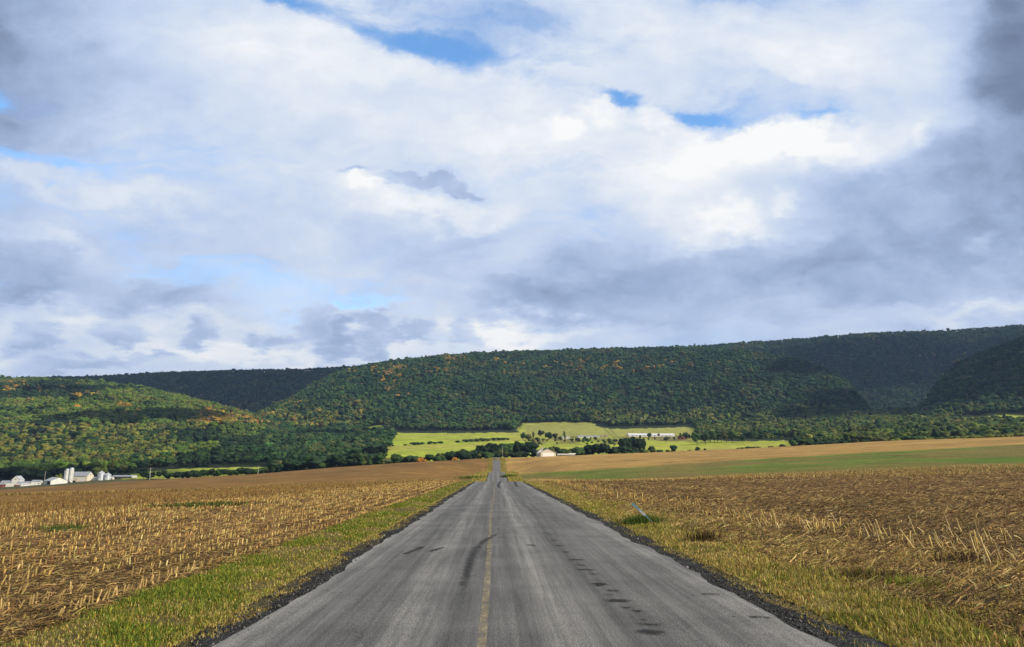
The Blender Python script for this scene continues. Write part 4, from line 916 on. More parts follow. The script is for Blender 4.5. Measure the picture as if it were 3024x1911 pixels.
strip(1600, 1700, 13, 740, 790, [(1600, 1322), (1625, 1312), (1660, 1318), (1700, 1326)], ['round', 'bush'], [DKG, MG, [.07, .10, .03]], [3, 3, 1.5], (.8, 1.2), 4)
strip(1690, 1870, 12, 735, 800, [(1690, 1322), (1730, 1311), (1790, 1309), (1800, 1318), (1870, 1318)], ['round', 'round', 'bush'], [BK, DKG, MG], [4, 3, 1], (.9, 1.3), 5)
strip(1835, 1905, 12, 860, 930, [(1835, 1296), (1850, 1277), (1872, 1290), (1882, 1275), (1905, 1300)], ['round', 'tall'], [BK, DKG, [.05, .05, .03]], [3, 3, 1], (.7, 1.0), 5)
strip(1830, 2180, 15, 728, 770, [(1830, 1332), (1930, 1328), (2000, 1332), (2100, 1328), (2180, 1324)], ['bush', 'bush', 'round'], [MG, OL, YB, DKG, YGN], [3, 2, 2, 2, 1.5], (1.0, 1.6), 5)
for q, tp in ((1925, 1315), (1990, 1312), (2062, 1318), (2082, 1322)): top_tree(q, tp, 760, 'round', np.array(DKG), .9)
strip(2060, 2340, 14, 1120, 1220, [(2060, 1276), (2110, 1268), (2160, 1262), (2200, 1278), (2340, 1284)], ['round'], [DKG, MG, OL, YGN], [3, 2.4, 2, 1.4], (.9, 1.3), 8)
strip(2180, 3060, 15, 715, 745, [(2180, 1322), (2340, 1314), (2400, 1303), (2600, 1290), (2800, 1284), (3060, 1272)], ['bush', 'bush', 'round'], [MG, OL, DKG, YB], [3, 2.4, 3, .8], (1.1, 1.7), 5)
strip(2820, 3040, 13, 706, 716, [(2820, 1284), (2930, 1281), (3040, 1272)], ['bush'], [YGN, [.19, .21, .035], YB], [3, 3, 2], (1.2, 1.8), 3)
for q in (2640, 2655, 2740, 2752): top_tree(q, 1292 - (q - 2640) * .03, 712, 'bush', np.array([.17, .2, .035]), 1.3)
# sparse thin trees round the mid-valley farm
for q, by_, hp in ((1575, 1297, 22), (1598, 1293, 24), (1612, 1297, 20), (1622, 1298, 26), (1640, 1296, 22), (1655, 1300, 14), (1668, 1296, 24), (1700, 1303, 10), (1726, 1300, 14), (1745, 1300, 10), (1708, 1306, 18), (1560, 1300, 22), (1545, 1302, 26), (1588, 1305, 18), (1640, 1308, 12), (1690, 1308, 14), (1918, 1292, 18), (1945, 1292, 12), (1968, 1302, 18), (1990, 1302, 12), (2012, 1300, 22), (2025, 1298, 26), (2036, 1300, 18), (1915, 1303, 12), (1935, 1303, 14), (1890, 1301, 16)):
    g_ = hit(q, by_); H = hp / F * g_[1]; NEAR.append((g_[0], g_[1], H, H * random.uniform(.7, 1.1), random.choice(['round', 'tall', 'bush']), np.array(random.choice([DKG, MG, OL, [.05, .06, .03]])) * random.uniform(.8, 1.2)))
for q in range(34):
    x_ = random.uniform(1545, 1850); y_ = np.interp(x_, [1545, 1850], [1306, 1309]) + random.uniform(-9, 8); g_ = hit(x_, y_); H = random.uniform(3, 8)
    NEAR.append((g_[0], g_[1], H, H * random.uniform(.9, 1.5), random.choice(['bush', 'bush', 'round']), np.array(random.choice([MG, OL, [.11, .12, .03], [.075, .10, .03]])) * random.uniform(.8, 1.2)))
# hedge bushes across the bright meadow
for q, wq in ((1196, 10), (1222, 18), (1235, 14), (1247, 14), (1270, 16), (1284, 12), (1302, 14), (1352, 12), (1376, 18), (1392, 16), (1408, 16), (1424, 18), (1440, 14), (1458, 16), (1472, 16), (1487, 14), (1499, 10), (1160, 8)):
    g_ = hit(q, 1316 - (q - 1198) * .055); W = wq / F * g_[1] * 1.2; NEAR.append((g_[0], g_[1], W * .55, W, 'bush', np.array(random.choice([DKG, MG, [.04, .075, .02]]))))
# the farm's own trees and the dark wood edge behind it
for q, Y_, tp, k_, c in ((182, 815, 1398, 'round', [.13, .15, .03]), (165, 820, 1402, 'bush', [.11, .13, .03]), (268, 835, 1388, 'round', [.075, .10, .025]), (290, 838, 1378, 'round', [.085, .11, .028]), (312, 842, 1382, 'round', [.07, .095, .025]), (228, 783, 1417, 'bush', [.035, .06, .022]), (215, 786, 1424, 'bush', [.03, .05, .02]), (345, 850, 1392, 'bush', BK), (365, 850, 1393, 'bush', BK), (385, 852, 1396, 'bush', DKG)):
    top_tree(q, tp, Y_, k_, np.array(c), .95)
strip(-30, 440, 15, 850, 905, [(-30, 1378), (60, 1372), (130, 1386), (200, 1384), (260, 1378), (330, 1382), (440, 1388)], ['round', 'round', 'bush'], [BK, DKG], [3, 2], (.9, 1.4), 5)
strip(430, 770, 13, 735, 800, [(430, 1392), (520, 1390), (560, 1384), (640, 1384), (700, 1382), (770, 1378)], ['bush', 'round'], [BK, DKG, MG], [3, 3, 1.4], (1.0, 1.6), 4)
strip(770, 1160, 14, 722, 765, [(770, 1376), (860, 1368), (960, 1360), (1010, 1362), (1080, 1352), (1160, 1350)], ['bush', 'round'], [DKG, MG, OL, YB], [3.4, 3, 2, .8], (1.0, 1.6), 5)
for q, tp, Y_ in ((1105, 1309, 900), (1122, 1312, 905), (1090, 1318, 880)): top_tree(q, tp, Y_, 'round', np.array(BK), 1.1)
NEAR_A = NEAR

# every tree: the largest in the picture stand as trees of their own, the rest are the woods
nx = np.array([a[0] for a in NEAR]); ny = np.array([a[1] for a in NEAR]); nh = np.array([a[2] for a in NEAR]); nw = np.array([a[3] for a in NEAR])
nz = h_ground(nx, ny); ncol = np.array([np.asarray(a[5], float) for a in NEAR]); nk = np.array([random.choice(VAR[a[4]]) for a in NEAR])
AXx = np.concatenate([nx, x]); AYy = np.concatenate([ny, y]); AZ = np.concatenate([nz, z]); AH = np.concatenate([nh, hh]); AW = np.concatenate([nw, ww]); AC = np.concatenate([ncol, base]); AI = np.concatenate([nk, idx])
APX, APY = proj(AXx, AYy, AZ); AV = shown(AXx, AYy, AZ + AH)
infr = (APX > -10) & (APX < 3034)
score = np.where(infr & (AV > 0), np.clip(AV * AYy, 0, AH) * AW / AYy ** 2, 0); score[:len(nx)] *= 3.0; score[len(nx):] *= (AYy[len(nx):] < 1250)
order = np.argsort(-score); SOLO = order[:292]; SOLO = SOLO[score[SOLO] > 0]
solo = np.zeros(len(AXx), bool); solo[SOLO] = True
def wood(name, sel):
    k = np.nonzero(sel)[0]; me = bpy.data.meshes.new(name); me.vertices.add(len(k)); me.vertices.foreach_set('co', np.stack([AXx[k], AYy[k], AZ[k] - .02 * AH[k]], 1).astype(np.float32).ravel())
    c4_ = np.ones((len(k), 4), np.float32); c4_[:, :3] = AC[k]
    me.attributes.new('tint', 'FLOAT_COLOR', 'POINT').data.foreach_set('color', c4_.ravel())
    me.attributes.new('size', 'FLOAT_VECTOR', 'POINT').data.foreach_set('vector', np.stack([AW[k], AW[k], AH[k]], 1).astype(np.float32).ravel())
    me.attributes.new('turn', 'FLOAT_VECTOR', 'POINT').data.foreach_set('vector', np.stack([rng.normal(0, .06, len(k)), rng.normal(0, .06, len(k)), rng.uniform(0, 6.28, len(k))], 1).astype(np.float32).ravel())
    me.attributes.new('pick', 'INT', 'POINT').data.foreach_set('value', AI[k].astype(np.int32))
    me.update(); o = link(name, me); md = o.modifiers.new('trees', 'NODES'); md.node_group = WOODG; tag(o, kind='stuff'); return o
src = bpy.data.collections.new('crowns')
for i, c in enumerate(CROWN):
    o = bpy.data.objects.new('crown_%02d' % i, c); src.objects.link(o)
WOODG = bpy.data.node_groups.new('wood', 'GeometryNodeTree')
WOODG.interface.new_socket('Geometry', in_out='INPUT', socket_type='NodeSocketGeometry'); WOODG.interface.new_socket('Geometry', in_out='OUTPUT', socket_type='NodeSocketGeometry')
g = NT(WOODG); gi = g.node('NodeGroupInput'); go = g.node('NodeGroupOutput')
def named(nm, typ): return g.node('GeometryNodeInputNamedAttribute', data_type=typ, ins={'Name': nm}).outputs['Attribute']
ci = g.node('GeometryNodeCollectionInfo', ins={'Collection': src, 'Separate Children': True, 'Reset Children': True})
rot_ = g.node('FunctionNodeEulerToRotation', ins={0: named('turn', 'FLOAT_VECTOR')})
iop = g.node('GeometryNodeInstanceOnPoints', ins={'Points': gi.outputs[0], 'Instance': ci.outputs[0], 'Pick Instance': True, 'Instance Index': named('pick', 'INT'), 'Rotation': rot_.outputs[0], 'Scale': named('size', 'FLOAT_VECTOR')})
g.l.new(iop.outputs[0], go.inputs[0])
apy = proj(AXx, AYy, AZ + AH * .5)[1]
hid = {k: h_hill(k, AXx, AYy) for k in HILLS}
on = {k: (AZ - hid[k] < 1.5) & (AYy > HILLS[k][1] + 100) for k in HILLS}
done = solo.copy()
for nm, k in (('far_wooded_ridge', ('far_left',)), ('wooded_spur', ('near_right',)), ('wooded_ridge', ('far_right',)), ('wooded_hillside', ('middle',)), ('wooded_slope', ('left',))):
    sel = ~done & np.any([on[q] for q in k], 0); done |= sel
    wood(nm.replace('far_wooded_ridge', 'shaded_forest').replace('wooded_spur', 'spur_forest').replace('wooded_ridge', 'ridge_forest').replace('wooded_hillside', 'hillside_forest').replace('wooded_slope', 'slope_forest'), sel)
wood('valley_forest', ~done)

# names and labels of single trees
PLACES = [(80, 'behind the gabled white shed'), (150, 'behind the low farm sheds'), (200, 'beside the twin silos'), (262, 'behind the big white barn'), (330, 'behind the farm grain bins'), (420, 'behind the long open farm shed'), (475, 'beside the pole by the open shed'),
          (540, 'before the pale green field strip'), (600, 'before the middle of the green strip'), (660, 'before the far end of the green strip'), (720, 'just short of the lone field pole'), (790, 'around the lone field pole'), (850, 'past the lone field pole'), (910, 'along the rising brown field edge'), (970, 'at the middle of the rising field edge'),
          (1030, 'along the field below the wooded hill'), (1090, 'in the thicket short of the meadow'), (1150, 'at the corner of the bright meadow'), (1215, 'below the meadow hedge start'), (1275, 'near the orange bushes'), (1330, 'past the orange bushes'), (1385, 'at the meadow foot near the road'), (1440, 'close beside the end of the road'), (1490, 'directly behind the end of the road'),
          (1530, 'just beyond the road end'), (1570, 'between the road end and white house'), (1620, 'behind the white house'), (1665, 'beside the white house'), (1710, 'behind the white fence'), (1760, 'past the end of the white fence'), (1815, 'below the field tracks'), (1870, 'before the long poultry house'), (1920, 'below the long poultry house'), (1975, 'below the poultry house far end'),
          (2040, 'near the rusty red shed'), (2100, 'beyond the rusty red shed'), (2170, 'beside the small far meadow'), (2240, 'above the small far meadow'), (2320, 'where the small meadow ends'), (2410, 'past the small meadow'), (2500, 'below the notch of the dark hills'), (2590, 'along the tan field top'), (2680, 'on the rim of the tan field'), (2760, 'under the dark spur'), (2840, 'below the dim far paddock'), (2930, 'below the paddock middle'), (3100, 'at the picture edge below the paddock')]
def colour_word(c):
    r_, g_, b_ = c
    if r_ > .22 and r_ > g_ * 1.5: return 'bright orange' if r_ > .3 else 'rusty orange'
    if r_ > g_ * 1.25: return 'rust brown'
    if g_ > .12: return 'yellow-green'
    if r_ > .065 : return 'olive green'
    return 'blackish green' if g_ < .042 else ('dark green' if g_ < .075 else 'mid green')
entries = {}
for i in SOLO:
    kd = KINDS_[AI[i]]; pl = next(s for a, s in PLACES if APX[i] < a); dz = AYy[i]
    rank = 'front' if dz < 770 else ('middle' if dz < 870 else 'rear')
    if pl in entries: entries[pl].append((i, rank))
    else: entries[pl] = [(i, rank)]
SHAPE = {'round': ('tree', 'broad'), 'tall': ('tree', 'slender'), 'conifer': ('tree', 'pointed'), 'bush': ('shrub', 'low')}
seen = {}
for pl, lst in entries.items():
    by = {}
    for i, rank in lst:
        kd = KINDS_[AI[i]]; by.setdefault((colour_word(AC[i]), kd), []).append((APX[i], i, rank))
    for (cw, kd), q in by.items():
        q.sort()
        noun, adj = SHAPE[kd]
        for k, (_, i, rank) in enumerate(q):
            if len(q) == 1: lab = f'{adj} {cw} {noun} {pl}'
            else: lab = f'{adj} {cw} {noun}, {ORD[k]} from the farm, {pl}'
            nm = {'round': 'broadleaf_tree', 'tall': 'slender_tree', 'conifer': 'conifer_tree', 'bush': 'shrub'}[kd]
            e = empty(nm, (AXx[i], AYy[i], AZ[i]), random.uniform(0, 6.28)); e.scale = (AW[i], AW[i], AH[i])
            words_ = lab.split(); tag(e, lab, noun, f'{noun}s of the valley floor')
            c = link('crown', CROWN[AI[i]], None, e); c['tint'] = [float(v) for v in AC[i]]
            link('trunk', TRUNK[AI[i]], None, e)
HAZE = 4.2e-5
# ------------------------------------------------------------------ farm buildings and other built things
WHITE = plain('white_painted_boards', (.70, .69, .65), .7, .18, .6); CREAM = plain('cream_boards', (.66, .61, .49), .7, .15, .5)
ROOFG = plain('grey_metal_roof', (.27, .29, .33), .5, .2, .4); ROOFL = plain('pale_metal_roof', (.40, .42, .45), .5, .2, .4); DARK = plain('dark_opening', (.012, .012, .013), .9, .2, 1)
RED = plain('rusty_red_boards', (.20, .055, .03), .8, .3, .6); STEEL = plain('galvanised_steel', (.46, .50, .56), .45, .2, .8, .3); CONC = plain('pale_concrete', (.62, .62, .58), .8, .22, .5); TIMBER = plain('weathered_timber', (.33, .30, .26), .85, .3, 2)
GLASS = plain('window_glass', (.03, .04, .05), .15, .2, 1, 0, .5); SHING = plain('light_shingles', (.62, .58, .53), .8, .2, 1.5); BLIND = plain('white_garage_door', (.82, .81, .78), .5, .06, 1)
def spot_at(px_, py_, Y_=None):
    if Y_ is None: g_ = hit(px_, py_); return float(g_[0]), float(g_[1])
    p = at(px_, py_, Y_); return float(p[0]), float(Y_)
def gable(root, L, W, hw, hr, wall, roof, over=.4, base=0.0, y_off=0.0, x_off=0.0, thick=.14):
    """gabled walls and roof, the ridge along local x"""
    m = MB(); m.prism([(-W / 2 + y_off, -1.5), (W / 2 + y_off, -1.5), (W / 2 + y_off, hw), (y_off, hr), (-W / 2 + y_off, hw)], -L / 2 + x_off, L / 2 + x_off); wl = m.build('wall', wall, root)
    m = MB(); s = (hr - hw) / (W / 2); e = over
    for sg in (-1, 1):
        y0, z0, y1, z1 = y_off, hr + .01, y_off + sg * (W / 2 + e), hw - s * e + .01
        q = [(y0, z0), (y1, z1), (y1, z1 + thick), (y0, z0 + thick)]
        m.prism(q if sg < 0 else q[::-1], -L / 2 - over + x_off, L / 2 + over + x_off)
    rf = m.build('roof', roof, root); return wl, rf
def panel(root, name, mat, face, a0, a1, z0, z1, off, th=.06, frame=None, parent=None):
    """a door, window or opening set on the face x+ / x- / y+ / y- at distance off"""
    m = MB()
    s = 1 if face[1] == '+' else -1; lo, hi = sorted((s * (off + .003), s * (off + th)))
    if face[0] == 'x': m.box(lo, hi, a0, a1, z0, z1)
    else: m.box(a0, a1, lo, hi, z0, z1)
    o = m.build(name, mat, parent or root)
    if frame:
        m = MB(); lo, hi = sorted((s * (off + .004), s * (off + th + .05))); w_ = .12
        for (b0, b1, c0, c1) in ((a0 - w_, a0, z0, z1), (a1, a1 + w_, z0, z1), (a0 - w_, a1 + w_, z1, z1 + w_)):
            if face[0] == 'x': m.box(lo, hi, b0, b1, c0, c1)
            else: m.box(b0, b1, lo, hi, c0, c1)
        m.build('frame', frame, o)
    return o
def place(name, px_, py_, Y_, rz, label, cat, group=None, dz=0):
    X_, Y2 = spot_at(px_, py_, Y_); z_ = max(float(at(px_, py_, Y2)[2]), hz(X_, Y2) - .1) + dz if Y_ else hz(X_, Y2)
    e = empty(name, (X_, Y2, z_), rz); tag(e, label, cat, group); return e
FY = 800.0
k_ = F / FY                       # photo pixels per metre at the farm
G = 'white farm buildings beyond the stubble field'
# big barn
e = place('barn', 241, 1421, FY + 4, R(-6), 'big white barn with a grey metal roof standing beside the silos', 'barn', G)
gable(e, 18.5, 11, 5.6, 9.6, CREAM, ROOFG, .5)
panel(e, 'door', WHITE, 'y-', 2.2, 5.6, -.2, 3.4, 5.5, .08, WHITE); panel(e, 'window', GLASS, 'y-', -3, -2, 2.0, 3.0, 5.5, .05, WHITE); panel(e, 'window', GLASS, 'x+', -.6, .6, 6.0, 7.2, 9.25, .05, WHITE)
# twin silos
for q, hh_, lab in ((195.0, 12.9, 'pale concrete tower silo with domed cap, farther from the big barn'), (207.5, 13.7, 'tall pale concrete tower silo with domed cap, touching the big barn')):
    e = place('silo', q, 1430, FY - 5, 0, lab, 'silo', 'twin tower silos')
    m = MB(); m.tube([(2.15, -1), (2.15, hh_)], 28); bd = m.build('silo_body', CONC, e)
    m = MB()
    for z in np.arange(.6, hh_, 1.1): m.tube([(2.19, z), (2.19, z + .08)], 28)
    m.build('hoop', STEEL, bd)
    m = MB(); m.tube([(2.22, hh_)] + [(2.22 * math.cos(a), hh_ + 1.7 * math.sin(a)) for a in np.linspace(.08, 1.45, 7)], 28); m.build('silo_dome', STEEL, e)
    m = MB(); m.tube([(.42, 0), (.42, hh_ - .4)], 10, -2.1 if q < 200 else 2.1, -.9); m.build('chute', CONC, e)
# long machinery shed with the white gable towards us
e = place('machine_shed', 162, 1439, FY - 12, R(-46), 'long white shed with open dark bay and white gable below the silos', 'shed', G)
gable(e, 25, 15, 3.4, 6.6, WHITE, ROOFL, .4); panel(e, 'open_bay', DARK, 'y-', .2, 11.2, -.4, 2.8, 7.5, .05); panel(e, 'sliding_door', WHITE, 'y-', -5.5, -.4, -.4, 2.9, 7.5, .10); panel(e, 'door', WHITE, 'x+', -1.2, 1.2, -.3, 2.2, 12.5, .07, WHITE)
# low sheds joined along the yard
e = place('low_shed', 108, 1438, FY - 8, R(12), 'low white shed with grey roof next to the long machine shed', 'shed', G)
gable(e, 8.5, 7, 3.4, 5.0, WHITE, ROOFG, .3); panel(e, 'door', WHITE, 'y-', -1, 1.2, -.3, 2.3, 3.5, .06, WHITE); panel(e, 'window', GLASS, 'y-', 2.2, 3.2, 1.1, 2.1, 3.5, .05, WHITE)
e = place('low_shed', 74, 1440, FY - 10, R(8), 'long low white shed with grey roof beside the gabled tower shed', 'shed', G)
gable(e, 13.5, 7, 2.7, 4.4, WHITE, ROOFG, .3); panel(e, 'window', GLASS, 'y-', -3.5, -2.5, 1, 2, 3.5, .05, WHITE); panel(e, 'door', WHITE, 'y-', 3, 5.4, -.3, 2.1, 3.5, .06, WHITE)
e = place('milk_house', 72, 1442, FY - 15, R(24), 'small white lean hut in front of the long low shed', 'shed', G)
gable(e, 6.5, 4, 1.9, 3.0, WHITE, ROOFL, .25); panel(e, 'door', WHITE, 'x+', -.6, .6, -.3, 1.7, 3.25, .06, WHITE)
e = place('gabled_shed', 51, 1437, FY - 2, R(-86), 'tall narrow white gabled shed facing the field', 'shed', G)
gable(e, 9, 7.8, 6.6, 10.4, WHITE, ROOFL, .3); panel(e, 'window', GLASS, 'x+', -.5, .5, 6.4, 7.4, 4.5, .05, WHITE); panel(e, 'door', WHITE, 'x+', -1.2, 1.2, -.3, 2.4, 4.5, .06, WHITE)
e = place('farm_shed', 22, 1442, FY - 4, R(6), 'grey roofed white shed with a dark doorway at the farm end', 'shed', G)
gable(e, 11.5, 7, 4.2, 6.2, WHITE, ROOFG, .3); panel(e, 'open_doorway', DARK, 'y-', -5.2, -1.2, -.4, 3.4, 3.5, .06, WHITE)
e = place('lean_to', 4, 1445, FY - 12, 0, 'rusty red lean-to against the white shed at the farm end', 'shed')
m = MB(); m.prism([(-2, -1), (2, -1), (2, 3.6), (-2, 2.8)], -2.4, 2.4); m.build('wall', RED, e); m = MB(); m.prism([(-2.3, 2.76), (2.2, 3.66), (2.2, 3.78), (-2.3, 2.88)], -2.6, 2.6); m.build('roof', ROOFG, e)
e = place('trailer', 48, 1444, FY - 20, R(5), 'rusty brown farm trailer parked before the white sheds', 'trailer')
m = MB(); m.box(-2.1, 2.1, -1, 1, .7, 2.0); m.build('trailer_box', RED, e)
for sg in (-1, 1):
    m = MB(); m.bar((sg * 1.2, -1.12, .45), (sg * 1.2, -.9, .45), .45, None, 14); wh = m.build('wheel', DARK, e)
m = MB(); m.bar((2.1, 0, .75), (3.3, 0, .5), .07); m.build('drawbar', STEEL, e)
e = place('milk_shed', 274, 1423, FY + 8, R(-4), 'low white outbuilding between the big barn and grain bins', 'shed', G)
gable(e, 9.5, 5, 1.9, 3.2, WHITE, ROOFG, .25); panel(e, 'door', WHITE, 'y-', -.6, .6, -.3, 1.7, 2.5, .06, WHITE)
for q, r_, hw_, py_, lab in ((297, 3.7, 7.4, 1425, 'large round galvanised grain bin with conical cap'), (316.5, 3.4, 5.2, 1424, 'smaller round grain bin beside the large one')):
    e = place('grain_bin', q, py_, FY, 0, lab, 'grain bin', 'galvanised grain bins')
    m = MB(); rr = [(r_, -1)]
    for z in np.arange(0, hw_, .35): rr += [(r_, z), (r_ + .04, z + .18)]
    m.tube(rr + [(r_, hw_)], 30); m.build('bin_wall', STEEL, e)
    m = MB(); m.tube([(r_ + .15, hw_ - .05), (.5, hw_ + 2.0), (.5, hw_ + 2.4), (.1, hw_ + 2.5)], 30); m.build('bin_roof', ROOFL, e)
    m = MB(); m.box(-.5, .5, -r_ - .08, -r_ + .1, .2, 2.1); m.build('door', WHITE, e)
e = place('small_hut', 330.5, 1423, FY, 0, 'tiny white hut at the foot of the smaller grain bin', 'shed', G)
gable(e, 3, 2.6, 1.6, 2.3, WHITE, WHITE, .15); panel(e, 'door', DARK, 'y-', -.4, .4, -.1, 1.4, 1.3, .05)
e = place('open_shed', 362, 1421, FY + 8, R(-4), 'long low open fronted shed with a grey roof past the bins', 'shed', G)
m = MB(); m.prism([(3.4, -1.2), (3.6, -1.2), (3.6, 3.2), (3.4, 3.2)], -11.5, 11.5); m.build('wall', WHITE, e)
m = MB(); m.prism([(-3.8, 1.9), (3.9, 3.3), (3.9, 3.45), (-3.8, 2.05)], -12, 12); m.build('roof', ROOFG, e)
for i in range(7):
    m = MB(); m.box(-11.3 + i * 3.6, -11.1 + i * 3.6, -3.5, -3.3, -1, 1.95); m.build('post', TIMBER, e)
e = place('white_container', 396, 1419, FY + 2, R(-4), 'small bright white box trailer at the end of the open shed', 'trailer')
m = MB(); m.box(-2.3, 2.3, -1.2, 1.2, .35, 2.7); m.build('box_body', BLIND, e)
for sg in (-1, 1):
    m = MB(); m.bar((sg * 1.3, -1.25, .4), (sg * 1.3, -.95, .4), .4, None, 14); m.build('wheel', DARK, e)
m = MB(); m.box(2.3, 2.36, -1.0, 1.0, .5, 2.55); m.build('door', ROOFL, e)

# poles
def pole(px_, py_, ytop, Y_, label, arm=True, r=.17):
    e = place('utility_pole', px_, py_, Y_, R(8), label, 'utility pole', 'utility poles along the far field edge')
    H = (py_ - ytop) / F * e.location.y * 1.0
    m = MB(); m.bar((0, 0, -1), (0, 0, H), r, r * .62, 10); m.build('pole_shaft', plain('pale_pole_wood', (.55, .52, .46), .85, .25, 1), e)
    if arm:
        m = MB(); m.box(-1.1, 1.1, -.16, -.06, H - .9, H - .76); ar = m.build('crossarm', TIMBER, e)
        for x_ in (-.95, .95):
            m = MB(); m.tube([(.05, H - .76), (.08, H - .66), (.04, H - .55)], 8, x_, -.11); m.build('insulator', CONC, ar)
pole(131.5, 1418, 1393, FY + 6, 'thin pale utility pole rising behind the low farm sheds')
pole(442, 1417, 1383, 690, 'pale utility pole at the field rim past the open shed', True, .22)
pole(762, 1399, 1377, 690, 'lone pale utility pole on the field rim below the dark thicket', False, .2)
pole(1484, 1351, 1318, 700, 'thin pale pole beside the end of the road', False, .14)

# white house by the road end
HY = 706.0
e = place('house', 1616, 1351, HY, R(-84), 'white house with a broad garage gable facing the tan field', 'house')
gable(e, 13, 14.2, 4.2, 7.7, CREAM, SHING, .5)
panel(e, 'garage_door', BLIND, 'x+', -5.3, 5.3, .1, 4.0, 6.5, .08, CREAM); panel(e, 'side_window', GLASS, 'y-', -2, -.8, 1.4, 2.6, 7.1, .05, CREAM)
m = MB(); m.prism([(-3.5, -1), (3.5, -1), (3.5, 4.6), (0, 8.4), (-3.5, 4.6)], -14, -6.4); m.v = [(x_ - 2, y_ - 4.2, z_) for x_, y_, z_ in m.v]; m.build('wing', CREAM, e)
m = MB()
for sg in (-1, 1):
    q = [(0, 8.42), (sg * 4.1, 3.97), (sg * 4.1, 4.13), (0, 8.6)]; m.prism(q if sg < 0 else q[::-1], -14.4, -6.0)
m.v = [(x_ - 2, y_ - 4.2, z_) for x_, y_, z_ in m.v]; rf = m.build('wing_roof', SHING, e)
m = MB(); m.box(-11.6, -10.4, -3.4, -2.2, 6.6, 9.9); m.build('chimney', plain('pale_brick', (.50, .42, .36), .85, .25, 3), e)
fe = place('yard_fence', 1672, 1345, HY + 2, R(1), 'long low white fence running from the white house', 'fence')
for i in range(9):
    m = MB(); m.box(-8.3 + i * 2.05, -8.1 + i * 2.05, -.1, .1, -.8, 1.75); m.build('post', BLIND, fe)
for z in (.35, .85, 1.35):
    m = MB(); m.box(-8.3, 8.4, -.14, -.103, z, z + .3); m.build('rail', BLIND, fe)
e = place('flatbed_trailer', 1690, 1345, HY + 9, R(2), 'low white flatbed trailer behind the white fence', 'trailer')
m = MB(); m.box(-3.5, 3.5, -1.1, 1.1, 1.6, 2.1); m.build('bed', BLIND, e)
for x_ in (-2, 2):
    m = MB(); m.bar((x_, -1.1, .7), (x_, -.8, .7), .7, None, 14); m.build('wheel', DARK, e)

# farm in the middle of the meadow
MG_ = 'small farm buildings in the bright valley meadow'
for q, lab in ((1659, 'small white cabin among thin trees, farther from the long barn'), (1677, 'small white cabin among thin trees, nearer to the long barn')):
    e = place('cabin', q, 1297, None, R(3), lab, 'cabin', MG_); u_ = e.location.y / F
    gable(e, 11 * u_ , 5.5, 5.2 * u_, 7.4 * u_, CREAM, ROOFL, .25); panel(e, 'door', DARK, 'y-', -.5, .5, 0, 2.1, 2.75, .05, WHITE); panel(e, 'window', GLASS, 'y-', 1.4, 2.4, 1, 2.1, 2.75, .05, WHITE)
e = place('long_barn', 1738, 1293, None, R(4), 'long low barn with grey roof and pale wall in the valley', 'barn', MG_); u_ = e.location.y / F
gable(e, 66 * u_, 11, 2.4 * u_, 6.2 * u_, CREAM, ROOFG, .3)
for i in range(6): panel(e, 'window', GLASS, 'y-', -16 + i * 6, -14.4 + i * 6, .9, 1.5, 5.5, .05, WHITE)
for sg in (-.5, .5):
    m = MB(); m.tube([(.5, 6.2 * u_ - .4), (.5, 6.2 * u_ + 1.2), (.75, 6.2 * u_ + 1.3), (.1, 6.2 * u_ + 1.7)], 12, 13 + sg * 4, 0); m.build('roof_vent', ROOFL, e)
e = place('storage_shed', 1785, 1290, None, R(4), 'brown roofed storage shed joined beyond the long valley barn', 'shed', MG_); u_ = e.location.y / F
gable(e, 22 * u_, 8, 1.8 * u_, 4.2 * u_, TIMBER, plain('brown_metal_roof', (.34, .20, .13), .6, .2, .4), .25); panel(e, 'door', DARK, 'y-', -1.5, 1.5, 0, 2.2, 4, .05, WHITE)
e = place('poultry_house', 1922, 1289, None, R(5), 'very long white poultry house across the upper meadow', 'poultry house', MG_); u_ = e.location.y / F
gable(e, 138 * u_, 13, 3.4 * u_, 8.6 * u_, WHITE, plain('white_metal_roof', (.58, .59, .61), .5, .1, .3), .4)
for i in range(11): panel(e, 'curtain_vent', GLASS, 'y-', -40 + i * 7.4, -36 + i * 7.4, .7, 1.5, 6.5, .05, WHITE)
for i in range(4):
    m = MB(); m.bar((42 - 0 * i, -4.5 + i * 3, 1.6), (46.5, -4.5 + i * 3, 1.6), .7, None, 14); m.build('exhaust_fan', ROOFG, e)
e = place('red_shed', 2013, 1298, None, R(8), 'rusty red shed half hidden by trees at the meadow end', 'shed', MG_); u_ = e.location.y / F
gable(e, 17 * u_, 9, 7 * u_, 11 * u_, RED, plain('rusty_roof', (.22, .10, .06), .7, .3, .4), .3); panel(e, 'door', DARK, 'y-', -1.6, 1.6, 0, 3, 4.5, .05, RED)
e = place('white_hut', 127, 1375, None, R(4), 'tiny white roofed hut in the trees above the farm', 'shed'); u_ = e.location.y / F
gable(e, 17 * u_, 6, 3 * u_, 6 * u_, WHITE, ROOFL, .25); panel(e, 'door', DARK, 'y-', -.5, .5, 0, 2, 3, .05, WHITE)

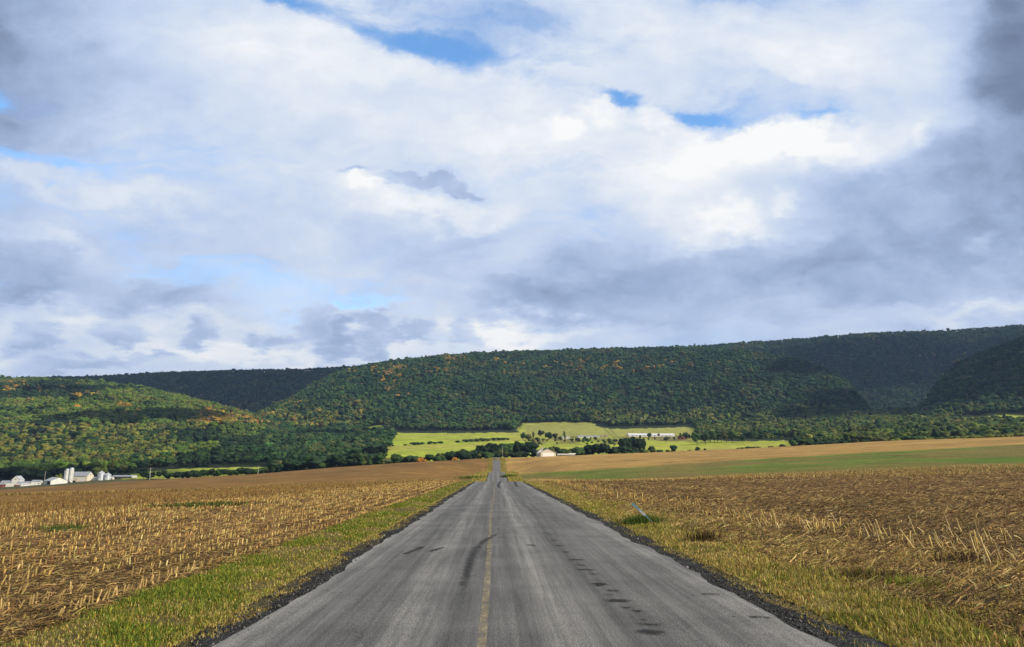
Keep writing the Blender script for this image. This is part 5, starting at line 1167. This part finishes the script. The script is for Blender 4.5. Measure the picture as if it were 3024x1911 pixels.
# ------------------------------------------------------------------ clouds out of view, added on the sun's side to shade hills and woods
clm, t, b, out = material('cloud_white', 1, 0); b.inputs['Base Color'].default_value = (.9, .9, .92, 1)
def shade_cloud(tx, ty, tz, rise, w_, d_, seed, turn=0):
    r = np.random.default_rng(seed); k = rise / LDIR[2]; c = np.array([tx, ty, tz]) + LDIR * k
    iv, if_ = ICO[3]; V, Fc, n0 = [], [], 0
    for i in range(26):
        a = r.uniform(0, 2 * PI); q = math.sqrt(r.random()); lx, ly = math.cos(a) * q * w_ * .5, math.sin(a) * q * d_ * .5
        s = r.uniform(.16, .30) * min(w_, d_) * (1.15 - .55 * q); kx_ = 1 + .16 * np.sin(iv @ r.normal(0, 5, 3)) + .12 * np.sin(iv @ r.normal(0, 11, 3)) + .1 * (r.random(len(iv)) - .5)
        zq = iv[:, 2] * s * .6 * kx_; zq = np.where(zq < 0, zq * .35, zq)
        V.append(np.stack([lx + iv[:, 0] * s * kx_ * 1.25, ly + iv[:, 1] * s * kx_, zq + r.uniform(0, .05) * s], 1)); Fc.append(if_ + n0); n0 += len(iv)
    o = link('shade_cloud', fast_mesh('shade_cloud', np.concatenate(V), np.concatenate(Fc), None, True), clm); o.location = c; o.rotation_euler.z = turn
    tag(o, kind='structure')
    cx_, cy_ = proj(*c); print('shade_cloud', c.round(), 'px', float(cx_), float(cy_))
def tgt(px_, Y_): 
    p = at(px_, 1340, Y_); return float(p[0]), Y_, hz(float(p[0]), Y_)
shade_cloud(*tgt(2560, 3150), 1900, 1500, 620, 1); shade_cloud(*tgt(2980, 1830), 1500, 560, 520, 2); shade_cloud(*tgt(2420, 2300), 1700, 260, 260, 3)
shade_cloud(*tgt(560, 3450), 3000, 1500, 950, 4); shade_cloud(*tgt(100, 3550), 3000, 900, 700, 10); shade_cloud(*tgt(860, 3300), 3000, 800, 800, 14)
shade_cloud(*tgt(800, 860), 1500, 430, 110, 5, .12); shade_cloud(*tgt(980, 1700), 1600, 260, 120, 6); shade_cloud(*tgt(90, 900), 1400, 300, 90, 7, .1)
shade_cloud(*tgt(290, 1700), 1500, 190, 150, 9); shade_cloud(*tgt(520, 1800), 1500, 170, 170, 13); shade_cloud(*tgt(130, 2150), 1500, 200, 90, 15)

# ------------------------------------------------------------------ the air
hm = bpy.data.materials.new('air'); hm.use_nodes = True; t = NT(hm.node_tree); t.n.clear()
pv = t.node('ShaderNodeVolumePrincipled', ins={'Color': (.42, .62, 1.0, 1), 'Density': HAZE, 'Anisotropy': .1}); t.l.new(pv.outputs[0], t.node('ShaderNodeOutputMaterial').inputs['Volume'])
zmin, zmax = float(Z.min()) - 1, float(Z.max()) + 40
m = MB(); m.box(-7000, 7000, -7000, 7000, zmin, zmax); tag(m.build('haze', hm), kind='stuff')
